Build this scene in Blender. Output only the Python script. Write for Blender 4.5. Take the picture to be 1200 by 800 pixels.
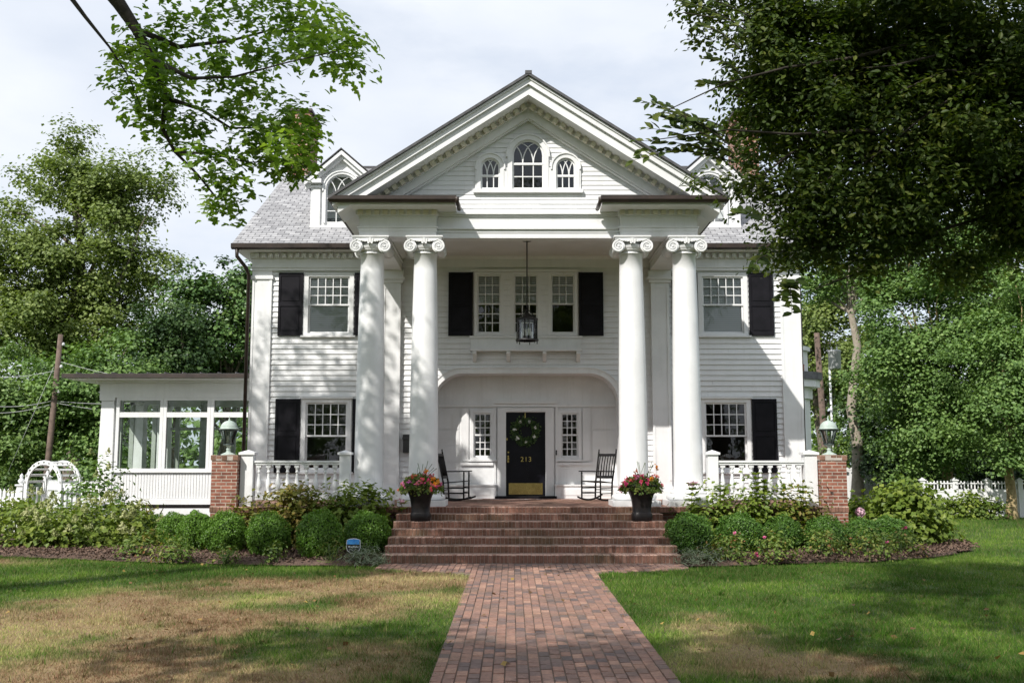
import bpy, math, random
import numpy as np
from mathutils import Vector, Matrix

for _o in list(bpy.data.objects):
    bpy.data.objects.remove(_o, do_unlink=True)
random.seed(7)
RNG = np.random.default_rng(7)
SC = bpy.context.scene
COL = SC.collection
R = math.radians
PI = math.pi

# ------------------------------------------------------------------ camera
CAM_X, CAM_Z = -0.34, 1.74
PITCH = math.atan(142 / 1200)
cam = bpy.data.cameras.new("camera")
cam.sensor_width = 36.0
cam.lens = 36.0
cam.clip_start = 0.1
cam.clip_end = 2000
cam_o = bpy.data.objects.new("camera", cam)
COL.objects.link(cam_o)
cam_o.location = (CAM_X, 0, CAM_Z)
cam_o.rotation_euler = (PI / 2 + PITCH, 0, 0)
SC.camera = cam_o

# ------------------------------------------------------------------ light
SUN_EL, SUN_AZ = 41.0, 34.0            # the sun stands behind the camera, to its left
_el, _az = R(SUN_EL), R(SUN_AZ)
SUN_DIR = Vector((math.sin(_az) * math.cos(_el), math.cos(_az) * math.cos(_el), -math.sin(_el)))
sun = bpy.data.lights.new("sun", 'SUN')
sun.energy = 3.7
sun.angle = R(0.55)
sun.color = (1.0, 0.955, 0.89)
sun_o = bpy.data.objects.new("sun", sun)
COL.objects.link(sun_o)
sun_o.rotation_euler = SUN_DIR.to_track_quat('-Z', 'Y').to_euler()
sun_o.location = (-20, -25, 40)

world = bpy.data.worlds.new("World")
SC.world = world
world.use_nodes = True
_nt = world.node_tree
_nt.nodes.clear()
_out = _nt.nodes.new('ShaderNodeOutputWorld')
_bg = _nt.nodes.new('ShaderNodeBackground')
_bg.inputs['Strength'].default_value = 0.118
_sky = _nt.nodes.new('ShaderNodeTexSky')
_sky.sky_type = 'NISHITA'
_sky.sun_disc = False
_sky.sun_elevation = _el
_sky.sun_rotation = R(180 + SUN_AZ)
_sky.air_density = 1.0
_sky.dust_density = 1.5
_tc = _nt.nodes.new('ShaderNodeTexCoord')
_mp = _nt.nodes.new('ShaderNodeMapping')
_mp.inputs['Scale'].default_value = (1.0, 1.0, 2.4)
_mp.inputs['Location'].default_value = (0.35, 0.2, 0.1)
_n1 = _nt.nodes.new('ShaderNodeTexNoise')
_n1.inputs['Scale'].default_value = 2.1
_n1.inputs['Detail'].default_value = 7
_n1.inputs['Roughness'].default_value = 0.55
_r1 = _nt.nodes.new('ShaderNodeValToRGB')      # cloud cover
_r1.color_ramp.elements[0].position = 0.30
_r1.color_ramp.elements[0].color = (0.42, 0.42, 0.42, 1)
_r1.color_ramp.elements[1].position = 0.52
_r1.color_ramp.elements[1].color = (1, 1, 1, 1)
_n2 = _nt.nodes.new('ShaderNodeTexNoise')
_n2.inputs['Scale'].default_value = 3.4
_n2.inputs['Detail'].default_value = 6
_r2 = _nt.nodes.new('ShaderNodeValToRGB')      # brightness of the cloud itself
_r2.color_ramp.elements[0].position = 0.30
_r2.color_ramp.elements[0].color = (4.5, 4.9, 5.6, 1)
_r2.color_ramp.elements[1].position = 0.62
_r2.color_ramp.elements[1].color = (5.7, 5.95, 6.35, 1)
_mx = _nt.nodes.new('ShaderNodeMix')
_mx.data_type = 'RGBA'
L = _nt.links.new
L(_tc.outputs['Generated'], _mp.inputs['Vector'])
L(_mp.outputs['Vector'], _n1.inputs['Vector'])
L(_mp.outputs['Vector'], _n2.inputs['Vector'])
L(_n1.outputs['Fac'], _r1.inputs['Fac'])
L(_n2.outputs['Fac'], _r2.inputs['Fac'])
L(_r1.outputs['Color'], _mx.inputs['Factor'])
L(_sky.outputs['Color'], _mx.inputs['A'])
L(_r2.outputs['Color'], _mx.inputs['B'])
L(_mx.outputs['Result'], _bg.inputs['Color'])
L(_bg.outputs['Background'], _out.inputs['Surface'])

SC.view_settings.view_transform = 'Standard'
SC.view_settings.look = 'None'
SC.view_settings.exposure = 0.52
SC.view_settings.gamma = 1.0
SC.view_settings.use_curve_mapping = False
SC.render.engine = 'CYCLES'
SC.cycles.use_denoising = True
SC.cycles.max_bounces = 7
SC.cycles.diffuse_bounces = 4
SC.cycles.glossy_bounces = 3
SC.cycles.transmission_bounces = 4
SC.cycles.transparent_max_bounces = 10
SC.cycles.caustics_reflective = False
SC.cycles.caustics_refractive = False


# ------------------------------------------------------------------ design helper: photo pixel at a known distance -> metres
def at(px, py, Y):
    u, v = (px - 600) / 1200, (400 - py) / 1200
    c, s = math.cos(PITCH), math.sin(PITCH)
    k = Y / (c - v * s)
    return Vector((u * k + CAM_X, Y, CAM_Z + k * (s + v * c)))


# ------------------------------------------------------------------ materials
MATS = {}


def new_mat(name):
    m = bpy.data.materials.new(name)
    m.use_nodes = True
    nt = m.node_tree
    nt.nodes.clear()
    out = nt.nodes.new('ShaderNodeOutputMaterial')
    MATS[name] = m
    return m, nt, out


def node(nt, kind, **kw):
    n = nt.nodes.new(kind)
    for k, v in kw.items():
        if k.startswith('_'):
            setattr(n, k[1:], v)
        else:
            n.inputs[k.replace('_', ' ')].default_value = v
    return n


def ramp(nt, stops):
    n = nt.nodes.new('ShaderNodeValToRGB')
    e = n.color_ramp.elements
    while len(e) < len(stops):
        e.new(0.5)
    for el, (p, c) in zip(e, stops):
        el.position = p
        el.color = (c[0], c[1], c[2], 1)
    return n


def plain(name, c1, c2=None, rough=0.5, scale=3.0, metal=0.0, spec=0.5, bump=0.0, bscale=60.0, detail=5, lo=0.35, hi=0.65):
    m, nt, out = new_mat(name)
    p = node(nt, 'ShaderNodeBsdfPrincipled', Roughness=rough, Metallic=metal)
    p.inputs['Specular IOR Level'].default_value = spec
    nt.links.new(p.outputs[0], out.inputs['Surface'])
    tc = nt.nodes.new('ShaderNodeTexCoord')
    if c2 is None:
        p.inputs['Base Color'].default_value = (*c1, 1)
    else:
        nz = node(nt, 'ShaderNodeTexNoise', Scale=scale, Detail=detail, Roughness=0.6)
        nt.links.new(tc.outputs['Object'], nz.inputs['Vector'])
        r = ramp(nt, [(lo, c1), (hi, c2)])
        nt.links.new(nz.outputs['Fac'], r.inputs['Fac'])
        nt.links.new(r.outputs['Color'], p.inputs['Base Color'])
    if bump:
        nb = node(nt, 'ShaderNodeTexNoise', Scale=bscale, Detail=6)
        nt.links.new(tc.outputs['Object'], nb.inputs['Vector'])
        b = node(nt, 'ShaderNodeBump', Strength=bump, Distance=0.01)
        nt.links.new(nb.outputs['Fac'], b.inputs['Height'])
        nt.links.new(b.outputs['Normal'], p.inputs['Normal'])
    return m


def weathered(name, lo_, hi_, grime, rough):
    m, nt, out = new_mat(name)
    p = node(nt, 'ShaderNodeBsdfPrincipled', Roughness=rough)
    tc = nt.nodes.new('ShaderNodeTexCoord')
    n1 = node(nt, 'ShaderNodeTexNoise', Scale=1.7, Detail=6, Roughness=0.6)
    nt.links.new(tc.outputs['Object'], n1.inputs['Vector'])
    r1 = ramp(nt, [(0.35, lo_), (0.65, hi_)])
    nt.links.new(n1.outputs['Fac'], r1.inputs['Fac'])
    mp = node(nt, 'ShaderNodeMapping')
    mp.inputs['Scale'].default_value = (9, 9, 0.7)
    n2 = node(nt, 'ShaderNodeTexNoise', Scale=1.0, Detail=7, Roughness=0.7)
    nt.links.new(tc.outputs['Object'], mp.inputs['Vector'])
    nt.links.new(mp.outputs['Vector'], n2.inputs['Vector'])
    r2 = ramp(nt, [(0.52, (0, 0, 0)), (0.78, (0.55, 0.55, 0.55))])
    nt.links.new(n2.outputs['Fac'], r2.inputs['Fac'])
    mx = nt.nodes.new('ShaderNodeMix')
    mx.data_type = 'RGBA'
    mx.inputs['B'].default_value = (*grime, 1)
    nt.links.new(r2.outputs['Color'], mx.inputs['Factor'])
    nt.links.new(r1.outputs['Color'], mx.inputs['A'])
    nt.links.new(mx.outputs['Result'], p.inputs['Base Color'])
    n3 = node(nt, 'ShaderNodeTexNoise', Scale=22.0, Detail=5)
    nt.links.new(tc.outputs['Object'], n3.inputs['Vector'])
    b = node(nt, 'ShaderNodeBump', Strength=0.10, Distance=0.01)
    nt.links.new(n3.outputs['Fac'], b.inputs['Height'])
    nt.links.new(b.outputs['Normal'], p.inputs['Normal'])
    nt.links.new(p.outputs[0], out.inputs['Surface'])


weathered('white_paint', (0.68, 0.685, 0.69), (0.76, 0.765, 0.77), (0.58, 0.58, 0.565), 0.5)
weathered('trim_paint', (0.70, 0.705, 0.71), (0.78, 0.785, 0.79), (0.62, 0.62, 0.605), 0.42)
plain('cream_paint', (0.60, 0.56, 0.44), (0.68, 0.64, 0.52), rough=0.5, scale=3.0)
plain('black_paint', (0.008, 0.008, 0.010), (0.014, 0.013, 0.017), rough=0.5, scale=4, spec=0.12)
plain('door_paint', (0.006, 0.006, 0.010), (0.009, 0.009, 0.014), rough=0.3, scale=4, spec=0.16)
plain('black_iron', (0.010, 0.010, 0.010), (0.02, 0.02, 0.02), rough=0.45, scale=12)
plain('chair_paint', (0.008, 0.008, 0.008), (0.014, 0.013, 0.013), rough=0.5, scale=10, spec=0.15)
plain('bronze_gutter', (0.022, 0.015, 0.013), (0.045, 0.030, 0.024), rough=0.45, scale=4)
plain('copper', (0.22, 0.08, 0.04), (0.34, 0.14, 0.08), rough=0.4, metal=0.7, scale=9)
plain('verdigris', (0.30, 0.38, 0.34), (0.46, 0.51, 0.47), rough=0.6, scale=14)
plain('iron_patina', (0.03, 0.045, 0.045), (0.09, 0.12, 0.11), rough=0.55, scale=20)
plain('brass', (0.30, 0.225, 0.085), (0.40, 0.31, 0.12), rough=0.22, metal=1.0, scale=10)
plain('candle', (0.75, 0.72, 0.62), rough=0.6)
plain('planter_glaze', (0.008, 0.007, 0.008), (0.018, 0.015, 0.015), rough=0.4, spec=0.25, scale=8, bump=0.2, bscale=25)
plain('soil', (0.02, 0.013, 0.009), (0.04, 0.026, 0.017), rough=0.95, scale=40)
plain('galvanised', (0.42, 0.44, 0.45), (0.55, 0.56, 0.56), rough=0.45, scale=8)
plain('pole_wood', (0.085, 0.060, 0.047), (0.17, 0.12, 0.095), rough=0.85, scale=6)
plain('wire', (0.03, 0.03, 0.03), rough=0.6)
plain('wire_pale', (0.35, 0.36, 0.36), rough=0.5)
plain('vinyl_fence', (0.76, 0.77, 0.78), (0.82, 0.82, 0.82), rough=0.4, scale=2)
plain('room_paint', (0.13, 0.115, 0.10), (0.18, 0.16, 0.14), rough=0.8, scale=1)
plain('porch_room_paint', (0.34, 0.37, 0.33), (0.42, 0.45, 0.41), rough=0.8, scale=1)
plain('sign_blue', (0.03, 0.24, 0.75), (0.10, 0.42, 0.88), rough=0.3, scale=18)
plain('sign_dark', (0.012, 0.012, 0.022), (0.03, 0.03, 0.045), rough=0.3, scale=30)
plain('sign_white', (0.75, 0.76, 0.78), rough=0.35)
plain('bark_grey', (0.075, 0.062, 0.050), (0.20, 0.17, 0.13), rough=0.95, scale=9, bump=0.8, bscale=22)
plain('bark_pale', (0.25, 0.215, 0.17), (0.36, 0.315, 0.255), rough=0.95, scale=5, bump=0.3, bscale=20)
plain('bark_tan', (0.22, 0.16, 0.075), (0.40, 0.31, 0.17), rough=0.95, scale=8, bump=0.6, bscale=20)
plain('bark_dark', (0.02, 0.016, 0.012), (0.055, 0.044, 0.034), rough=0.95, scale=9, bump=0.8, bscale=22)
plain('stem_green', (0.05, 0.09, 0.025), (0.09, 0.12, 0.04), rough=0.7, scale=10)
plain('mulch', (0.045, 0.028, 0.020), (0.155, 0.098, 0.072), rough=0.97, scale=34, bump=1.0, bscale=55, lo=0.3, hi=0.7)
plain('mulch_chip', (0.06, 0.036, 0.026), (0.20, 0.13, 0.095), rough=0.97, scale=5, lo=0.3, hi=0.7)
plain('ceiling_paint', (0.64, 0.63, 0.62), (0.70, 0.69, 0.68), rough=0.6, scale=2)
plain('blind_fabric', (0.74, 0.75, 0.75), (0.84, 0.85, 0.85), rough=0.9, scale=3)
plain('petal_white', (0.78, 0.78, 0.70), (0.85, 0.84, 0.78), rough=0.6, scale=20)


# striped window blind
def blind_mat():
    m, nt, out = new_mat('blind_slats')
    p = node(nt, 'ShaderNodeBsdfPrincipled', Roughness=0.7)
    tc = nt.nodes.new('ShaderNodeTexCoord')
    w = node(nt, 'ShaderNodeTexWave', Scale=6.0, Distortion=0.25)
    w.bands_direction = 'Z'
    r = ramp(nt, [(0.0, (0.50, 0.52, 0.53)), (0.35, (0.72, 0.74, 0.75)), (1.0, (0.80, 0.82, 0.83))])
    nt.links.new(tc.outputs['Object'], w.inputs['Vector'])
    nt.links.new(w.outputs['Fac'], r.inputs['Fac'])
    nt.links.new(r.outputs['Color'], p.inputs['Base Color'])
    nt.links.new(p.outputs[0], out.inputs['Surface'])


blind_mat()


def glass_mat(name, tint, ior=1.52, rough=0.0, wave=0.02):
    m, nt, out = new_mat(name)
    tr = node(nt, 'ShaderNodeBsdfTransparent')
    tr.inputs['Color'].default_value = (*tint, 1)
    gl = node(nt, 'ShaderNodeBsdfGlossy', Roughness=rough)
    gl.inputs['Color'].default_value = (1, 1, 1, 1)
    fr = node(nt, 'ShaderNodeFresnel', IOR=ior)
    mul = node(nt, 'ShaderNodeMath')
    mul.operation = 'MULTIPLY_ADD'
    mul.inputs[1].default_value = 1.2
    mul.inputs[2].default_value = 0.0
    mix = nt.nodes.new('ShaderNodeMixShader')
    tc = nt.nodes.new('ShaderNodeTexCoord')
    nz = node(nt, 'ShaderNodeTexNoise', Scale=2.2, Detail=2)
    bp = node(nt, 'ShaderNodeBump', Strength=wave, Distance=0.25)
    nt.links.new(tc.outputs['Object'], nz.inputs['Vector'])
    nt.links.new(nz.outputs['Fac'], bp.inputs['Height'])
    nt.links.new(bp.outputs['Normal'], gl.inputs['Normal'])
    nt.links.new(fr.outputs[0], mul.inputs[0])
    nt.links.new(mul.outputs[0], mix.inputs[0])
    nt.links.new(tr.outputs[0], mix.inputs[1])
    nt.links.new(gl.outputs[0], mix.inputs[2])
    nt.links.new(mix.outputs[0], out.inputs['Surface'])
    return m


glass_mat('window_glass', (0.88, 0.91, 0.91))
glass_mat('porch_glass', (0.76, 0.84, 0.79), wave=0.05)
glass_mat('lantern_glass', (0.88, 0.92, 0.92), wave=0.0)


def brick_mat(name, c1, c2, mortar, bw, bh, ms=0.01, stain=(0.03, 0.035, 0.015), stain_amt=0.0, offset=0.5):
    m, nt, out = new_mat(name)
    p = node(nt, 'ShaderNodeBsdfPrincipled', Roughness=0.88)
    tc = nt.nodes.new('ShaderNodeTexCoord')
    sp = nt.nodes.new('ShaderNodeSeparateXYZ')
    ad = node(nt, 'ShaderNodeMath')
    cb = nt.nodes.new('ShaderNodeCombineXYZ')
    nt.links.new(tc.outputs['Object'], sp.inputs[0])
    nt.links.new(sp.outputs['X'], ad.inputs[0])
    nt.links.new(sp.outputs['Y'], ad.inputs[1])
    nt.links.new(ad.outputs[0], cb.inputs['X'])
    nt.links.new(sp.outputs['Z'], cb.inputs['Y'])
    b = node(nt, 'ShaderNodeTexBrick', Scale=1.0)
    b.inputs['Color1'].default_value = (*c1, 1)
    b.inputs['Color2'].default_value = (*c2, 1)
    b.inputs['Mortar'].default_value = (*mortar, 1)
    b.inputs['Mortar Size'].default_value = ms
    b.inputs['Mortar Smooth'].default_value = 0.2
    b.inputs['Brick Width'].default_value = bw
    b.inputs['Row Height'].default_value = bh
    b.offset = offset
    nt.links.new(cb.outputs[0], b.inputs['Vector'])
    nz = node(nt, 'ShaderNodeTexNoise', Scale=9.0, Detail=6)
    nt.links.new(tc.outputs['Object'], nz.inputs['Vector'])
    r = ramp(nt, [(0.3, (0.62, 0.6, 0.6)), (0.7, (1.15, 1.12, 1.1))])
    nt.links.new(nz.outputs['Fac'], r.inputs['Fac'])
    mu = nt.nodes.new('ShaderNodeMix')
    mu.data_type = 'RGBA'
    mu.blend_type = 'MULTIPLY'
    mu.inputs['Factor'].default_value = 1
    nt.links.new(b.outputs['Color'], mu.inputs['A'])
    nt.links.new(r.outputs['Color'], mu.inputs['B'])
    nt.links.new(mu.outputs['Result'], p.inputs['Base Color'])
    bp = node(nt, 'ShaderNodeBump', Strength=0.6, Distance=0.006)
    bp.invert = True
    nt.links.new(b.outputs['Fac'], bp.inputs['Height'])
    nt.links.new(bp.outputs['Normal'], p.inputs['Normal'])
    nt.links.new(p.outputs[0], out.inputs['Surface'])
    return m


brick_mat('pier_brick', (0.20, 0.070, 0.045), (0.30, 0.115, 0.075), (0.42, 0.36, 0.30), 0.203, 0.0677, 0.009)
brick_mat('chimney_brick', (0.27, 0.11, 0.075), (0.36, 0.16, 0.11), (0.46, 0.40, 0.35), 0.203, 0.0677, 0.009)
brick_mat('base_brick', (0.12, 0.048, 0.036), (0.21, 0.085, 0.062), (0.26, 0.21, 0.18), 0.203, 0.0677, 0.009)


# individually laid bricks: colour by a random value per face
def laid_brick(name, stops, moss=0.0):
    m, nt, out = new_mat(name)
    p = node(nt, 'ShaderNodeBsdfPrincipled', Roughness=0.9)
    a = nt.nodes.new('ShaderNodeAttribute')
    a.attribute_name = 'var'
    r = ramp(nt, stops)
    nt.links.new(a.outputs['Fac'], r.inputs['Fac'])
    tc = nt.nodes.new('ShaderNodeTexCoord')
    nz = node(nt, 'ShaderNodeTexNoise', Scale=26.0, Detail=8, Roughness=0.7)
    nt.links.new(tc.outputs['Object'], nz.inputs['Vector'])
    r2 = ramp(nt, [(0.3, (0.6, 0.58, 0.58)), (0.7, (1.2, 1.16, 1.14))])
    nt.links.new(nz.outputs['Fac'], r2.inputs['Fac'])
    mu = nt.nodes.new('ShaderNodeMix')
    mu.data_type = 'RGBA'
    mu.blend_type = 'MULTIPLY'
    mu.inputs['Factor'].default_value = 1
    nt.links.new(r.outputs['Color'], mu.inputs['A'])
    nt.links.new(r2.outputs['Color'], mu.inputs['B'])
    last = mu.outputs['Result']
    n3 = node(nt, 'ShaderNodeTexNoise', Scale=1.3, Detail=5)
    nt.links.new(tc.outputs['Object'], n3.inputs['Vector'])
    r3 = ramp(nt, [(0.48, (0, 0, 0)), (0.7, (moss, moss, moss))])
    nt.links.new(n3.outputs['Fac'], r3.inputs['Fac'])
    m2 = nt.nodes.new('ShaderNodeMix')
    m2.data_type = 'RGBA'
    m2.inputs['B'].default_value = (0.085, 0.08, 0.035, 1)
    nt.links.new(r3.outputs['Color'], m2.inputs['Factor'])
    nt.links.new(last, m2.inputs['A'])
    nt.links.new(m2.outputs['Result'], p.inputs['Base Color'])
    bp = node(nt, 'ShaderNodeBump', Strength=0.5, Distance=0.006)
    nt.links.new(nz.outputs['Fac'], bp.inputs['Height'])
    nt.links.new(bp.outputs['Normal'], p.inputs['Normal'])
    nt.links.new(p.outputs[0], out.inputs['Surface'])


laid_brick('paver_brick', [(0.0, (0.135, 0.102, 0.098)), (0.2, (0.200, 0.136, 0.118)), (0.45, (0.265, 0.160, 0.126)),
                           (0.75, (0.315, 0.182, 0.138)), (1.0, (0.41, 0.25, 0.185))], 0.2)
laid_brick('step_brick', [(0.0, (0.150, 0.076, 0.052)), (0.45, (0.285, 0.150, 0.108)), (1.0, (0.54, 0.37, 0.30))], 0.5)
plain('paver_joint', (0.13, 0.095, 0.075), (0.20, 0.155, 0.125), rough=0.97, scale=30)
plain('step_mortar', (0.40, 0.35, 0.31), (0.50, 0.45, 0.40), rough=0.97, scale=20)


# slate-grey shingles, laid in courses along the slope
def shingle_mat(name, dark, light, slope):
    m, nt, out = new_mat(name)
    p = node(nt, 'ShaderNodeBsdfPrincipled', Roughness=0.8)
    tc = nt.nodes.new('ShaderNodeTexCoord')
    mp = node(nt, 'ShaderNodeMapping')
    mp.inputs['Rotation'].default_value = slope
    b = node(nt, 'ShaderNodeTexBrick', Scale=1.0)
    b.inputs['Color1'].default_value = (*dark, 1)
    b.inputs['Color2'].default_value = (*light, 1)
    b.inputs['Mortar'].default_value = (dark[0] * 0.45, dark[1] * 0.45, dark[2] * 0.45, 1)
    b.inputs['Mortar Size'].default_value = 0.012
    b.inputs['Brick Width'].default_value = 0.28
    b.inputs['Row Height'].default_value = 0.15
    nt.links.new(tc.outputs['Object'], mp.inputs['Vector'])
    nt.links.new(mp.outputs['Vector'], b.inputs['Vector'])
    nz = node(nt, 'ShaderNodeTexNoise', Scale=6.0, Detail=7)
    nt.links.new(tc.outputs['Object'], nz.inputs['Vector'])
    r = ramp(nt, [(0.3, (0.75, 0.75, 0.76)), (0.7, (1.15, 1.15, 1.14))])
    nt.links.new(nz.outputs['Fac'], r.inputs['Fac'])
    mu = nt.nodes.new('ShaderNodeMix')
    mu.data_type = 'RGBA'
    mu.blend_type = 'MULTIPLY'
    mu.inputs['Factor'].default_value = 1
    nt.links.new(b.outputs['Color'], mu.inputs['A'])
    nt.links.new(r.outputs['Color'], mu.inputs['B'])
    nt.links.new(mu.outputs['Result'], p.inputs['Base Color'])
    bp = node(nt, 'ShaderNodeBump', Strength=0.7, Distance=0.012)
    bp.invert = True
    nt.links.new(b.outputs['Fac'], bp.inputs['Height'])
    nt.links.new(bp.outputs['Normal'], p.inputs['Normal'])
    nt.links.new(p.outputs[0], out.inputs['Surface'])


shingle_mat('roof_shingle', (0.25, 0.25, 0.26), (0.40, 0.40, 0.41), (-math.atan(0.595), 0, 0))
plain('roof_edge', (0.05, 0.05, 0.053), (0.10, 0.10, 0.105), rough=0.8, scale=5)
plain('porch_roof', (0.07, 0.07, 0.075), (0.14, 0.14, 0.15), rough=0.6, scale=7)


def leaf_mat(name, stops, trans=0.35, rough=0.5, tint=(1.3, 1.4, 0.5), spec=0.35):
    m, nt, out = new_mat(name)
    a = nt.nodes.new('ShaderNodeAttribute')
    a.attribute_name = 'var'
    r = ramp(nt, stops)
    nt.links.new(a.outputs['Fac'], r.inputs['Fac'])
    p = node(nt, 'ShaderNodeBsdfPrincipled', Roughness=rough)
    p.inputs['Specular IOR Level'].default_value = spec
    nt.links.new(r.outputs['Color'], p.inputs['Base Color'])
    if trans > 0:
        t = nt.nodes.new('ShaderNodeBsdfTranslucent')
        mu = nt.nodes.new('ShaderNodeMix')
        mu.data_type = 'RGBA'
        mu.blend_type = 'MULTIPLY'
        mu.inputs['Factor'].default_value = 1
        mu.inputs['B'].default_value = (*tint, 1)
        nt.links.new(r.outputs['Color'], mu.inputs['A'])
        nt.links.new(mu.outputs['Result'], t.inputs['Color'])
        mx = node(nt, 'ShaderNodeMixShader', Fac=trans)
        nt.links.new(p.outputs[0], mx.inputs[1])
        nt.links.new(t.outputs[0], mx.inputs[2])
        nt.links.new(mx.outputs[0], out.inputs['Surface'])
    else:
        nt.links.new(p.outputs[0], out.inputs['Surface'])


def greens(d, m_, l):
    return [(0.0, d), (0.5, m_), (1.0, l)]


leaf_mat('leaf_maple', greens((0.092, 0.166, 0.022), (0.161, 0.265, 0.040), (0.246, 0.345, 0.068)), trans=0.5)
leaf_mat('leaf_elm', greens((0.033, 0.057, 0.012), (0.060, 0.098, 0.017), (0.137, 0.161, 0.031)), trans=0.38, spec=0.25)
leaf_mat('leaf_oak', greens((0.096, 0.142, 0.038), (0.180, 0.239, 0.064), (0.283, 0.342, 0.110)), trans=0.3)
leaf_mat('leaf_magnolia', greens((0.046, 0.097, 0.026), (0.089, 0.170, 0.046), (0.170, 0.251, 0.073)), trans=0.12, rough=0.35)
leaf_mat('leaf_holly', greens((0.076, 0.145, 0.039), (0.136, 0.232, 0.060), (0.228, 0.338, 0.099)), trans=0.25)
leaf_mat('leaf_dark', greens((0.022, 0.050, 0.018), (0.047, 0.094, 0.025), (0.100, 0.162, 0.043)), trans=0.2)
leaf_mat('leaf_wood', greens((0.078, 0.140, 0.040), (0.140, 0.227, 0.062), (0.227, 0.320, 0.094)), trans=0.25)
leaf_mat('leaf_conifer', greens((0.07, 0.13, 0.02), (0.12, 0.20, 0.03), (0.19, 0.28, 0.05)), trans=0.2)
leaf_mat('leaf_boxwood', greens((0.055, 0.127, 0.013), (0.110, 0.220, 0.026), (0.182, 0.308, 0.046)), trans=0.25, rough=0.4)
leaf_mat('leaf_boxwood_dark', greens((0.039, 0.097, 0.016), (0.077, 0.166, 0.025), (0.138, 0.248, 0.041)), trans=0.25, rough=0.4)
leaf_mat('leaf_hydrangea', greens((0.095, 0.150, 0.020), (0.165, 0.230, 0.035), (0.26, 0.31, 0.06)), trans=0.35)
leaf_mat('leaf_autumn', greens((0.09, 0.115, 0.020), (0.18, 0.18, 0.035), (0.30, 0.21, 0.055)), trans=0.35)
leaf_mat('leaf_rose', greens((0.060, 0.110, 0.020), (0.110, 0.170, 0.032), (0.19, 0.20, 0.05)), trans=0.3)
leaf_mat('leaf_newrose', [(0.0, (0.085, 0.15, 0.025)), (0.55, (0.15, 0.215, 0.04)), (0.8, (0.24, 0.25, 0.06)), (1.0, (0.30, 0.14, 0.06))], trans=0.3)
leaf_mat('leaf_lavender', greens((0.12, 0.16, 0.10), (0.19, 0.23, 0.15), (0.27, 0.31, 0.21)), trans=0.2)
leaf_mat('panicle', greens((0.22, 0.27, 0.09), (0.38, 0.41, 0.17), (0.60, 0.60, 0.34)), trans=0.3, tint=(1, 1, .8))
leaf_mat('petal_pink', greens((0.45, 0.05, 0.14), (0.62, 0.10, 0.25), (0.70, 0.26, 0.42)), trans=0.3, tint=(1, .8, .9))
leaf_mat('petal_mix', [(0.0, (0.50, 0.03, 0.09)), (0.35, (0.62, 0.06, 0.20)), (0.6, (0.60, 0.07, 0.06)), (0.8, (0.68, 0.20, 0.07)), (1.0, (0.6, 0.14, 0.42))],
         trans=0.25, tint=(1, .8, .8))
leaf_mat('petal_orange', greens((0.70, 0.20, 0.01), (0.80, 0.30, 0.02), (0.85, 0.45, 0.05)), trans=0.2, tint=(1, .9, .5))
leaf_mat('petal_pale', greens((0.55, 0.30, 0.38), (0.66, 0.42, 0.50), (0.75, 0.55, 0.62)), trans=0.2, tint=(1, .9, 1))
leaf_mat('fallen', [(0.0, (0.12, 0.065, 0.03)), (0.6, (0.22, 0.13, 0.05)), (1.0, (0.38, 0.26, 0.07))], trans=0.2, tint=(1, .9, .5))


def lawn_mats():
    for nm, blades in (('lawn_soil', False), ('grass_blade', True)):
        m, nt, out = new_mat(nm)
        d = nt.nodes.new('ShaderNodeAttribute')
        d.attribute_name = 'dry'
        v = nt.nodes.new('ShaderNodeAttribute')
        v.attribute_name = 'var'
        if blades:
            g = ramp(nt, [(0.0, (0.038, 0.105, 0.010)), (0.5, (0.072, 0.175, 0.015)), (1.0, (0.15, 0.265, 0.030))])
            t = ramp(nt, [(0.0, (0.29, 0.165, 0.105)), (0.35, (0.43, 0.285, 0.175)), (0.65, (0.55, 0.425, 0.235)), (1.0, (0.56, 0.51, 0.22))])
            nt.links.new(v.outputs['Fac'], g.inputs['Fac'])
            nt.links.new(v.outputs['Fac'], t.inputs['Fac'])
        else:
            tc = nt.nodes.new('ShaderNodeTexCoord')
            nz = node(nt, 'ShaderNodeTexNoise', Scale=14.0, Detail=8, Roughness=0.7)
            nt.links.new(tc.outputs['Object'], nz.inputs['Vector'])
            g = ramp(nt, [(0.3, (0.030, 0.060, 0.010)), (0.7, (0.070, 0.115, 0.022))])
            t = ramp(nt, [(0.3, (0.17, 0.110, 0.060)), (0.7, (0.33, 0.235, 0.125))])
            nt.links.new(nz.outputs['Fac'], g.inputs['Fac'])
            nt.links.new(nz.outputs['Fac'], t.inputs['Fac'])
        mx = nt.nodes.new('ShaderNodeMix')
        mx.data_type = 'RGBA'
        nt.links.new(d.outputs['Fac'], mx.inputs['Factor'])
        nt.links.new(g.outputs['Color'], mx.inputs['A'])
        nt.links.new(t.outputs['Color'], mx.inputs['B'])
        p = node(nt, 'ShaderNodeBsdfPrincipled', Roughness=0.75)
        p.inputs['Specular IOR Level'].default_value = 0.2
        nt.links.new(mx.outputs['Result'], p.inputs['Base Color'])
        if blades:
            tr = nt.nodes.new('ShaderNodeBsdfTranslucent')
            nt.links.new(mx.outputs['Result'], tr.inputs['Color'])
            ms = node(nt, 'ShaderNodeMixShader', Fac=0.35)
            nt.links.new(p.outputs[0], ms.inputs[1])
            nt.links.new(tr.outputs[0], ms.inputs[2])
            nt.links.new(ms.outputs[0], out.inputs['Surface'])
        else:
            nt.links.new(p.outputs[0], out.inputs['Surface'])


lawn_mats()

# ------------------------------------------------------------------ object helpers
WL = {}          # world origin of each Empty / part, so that meshes can be written in world coordinates


def tag(o, label=None, cat=None, group=None, kind=None):
    if label:
        o['label'] = label
    if cat:
        o['category'] = cat
    if group:
        o['group'] = group
    if kind:
        o['kind'] = kind
    return o


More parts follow.
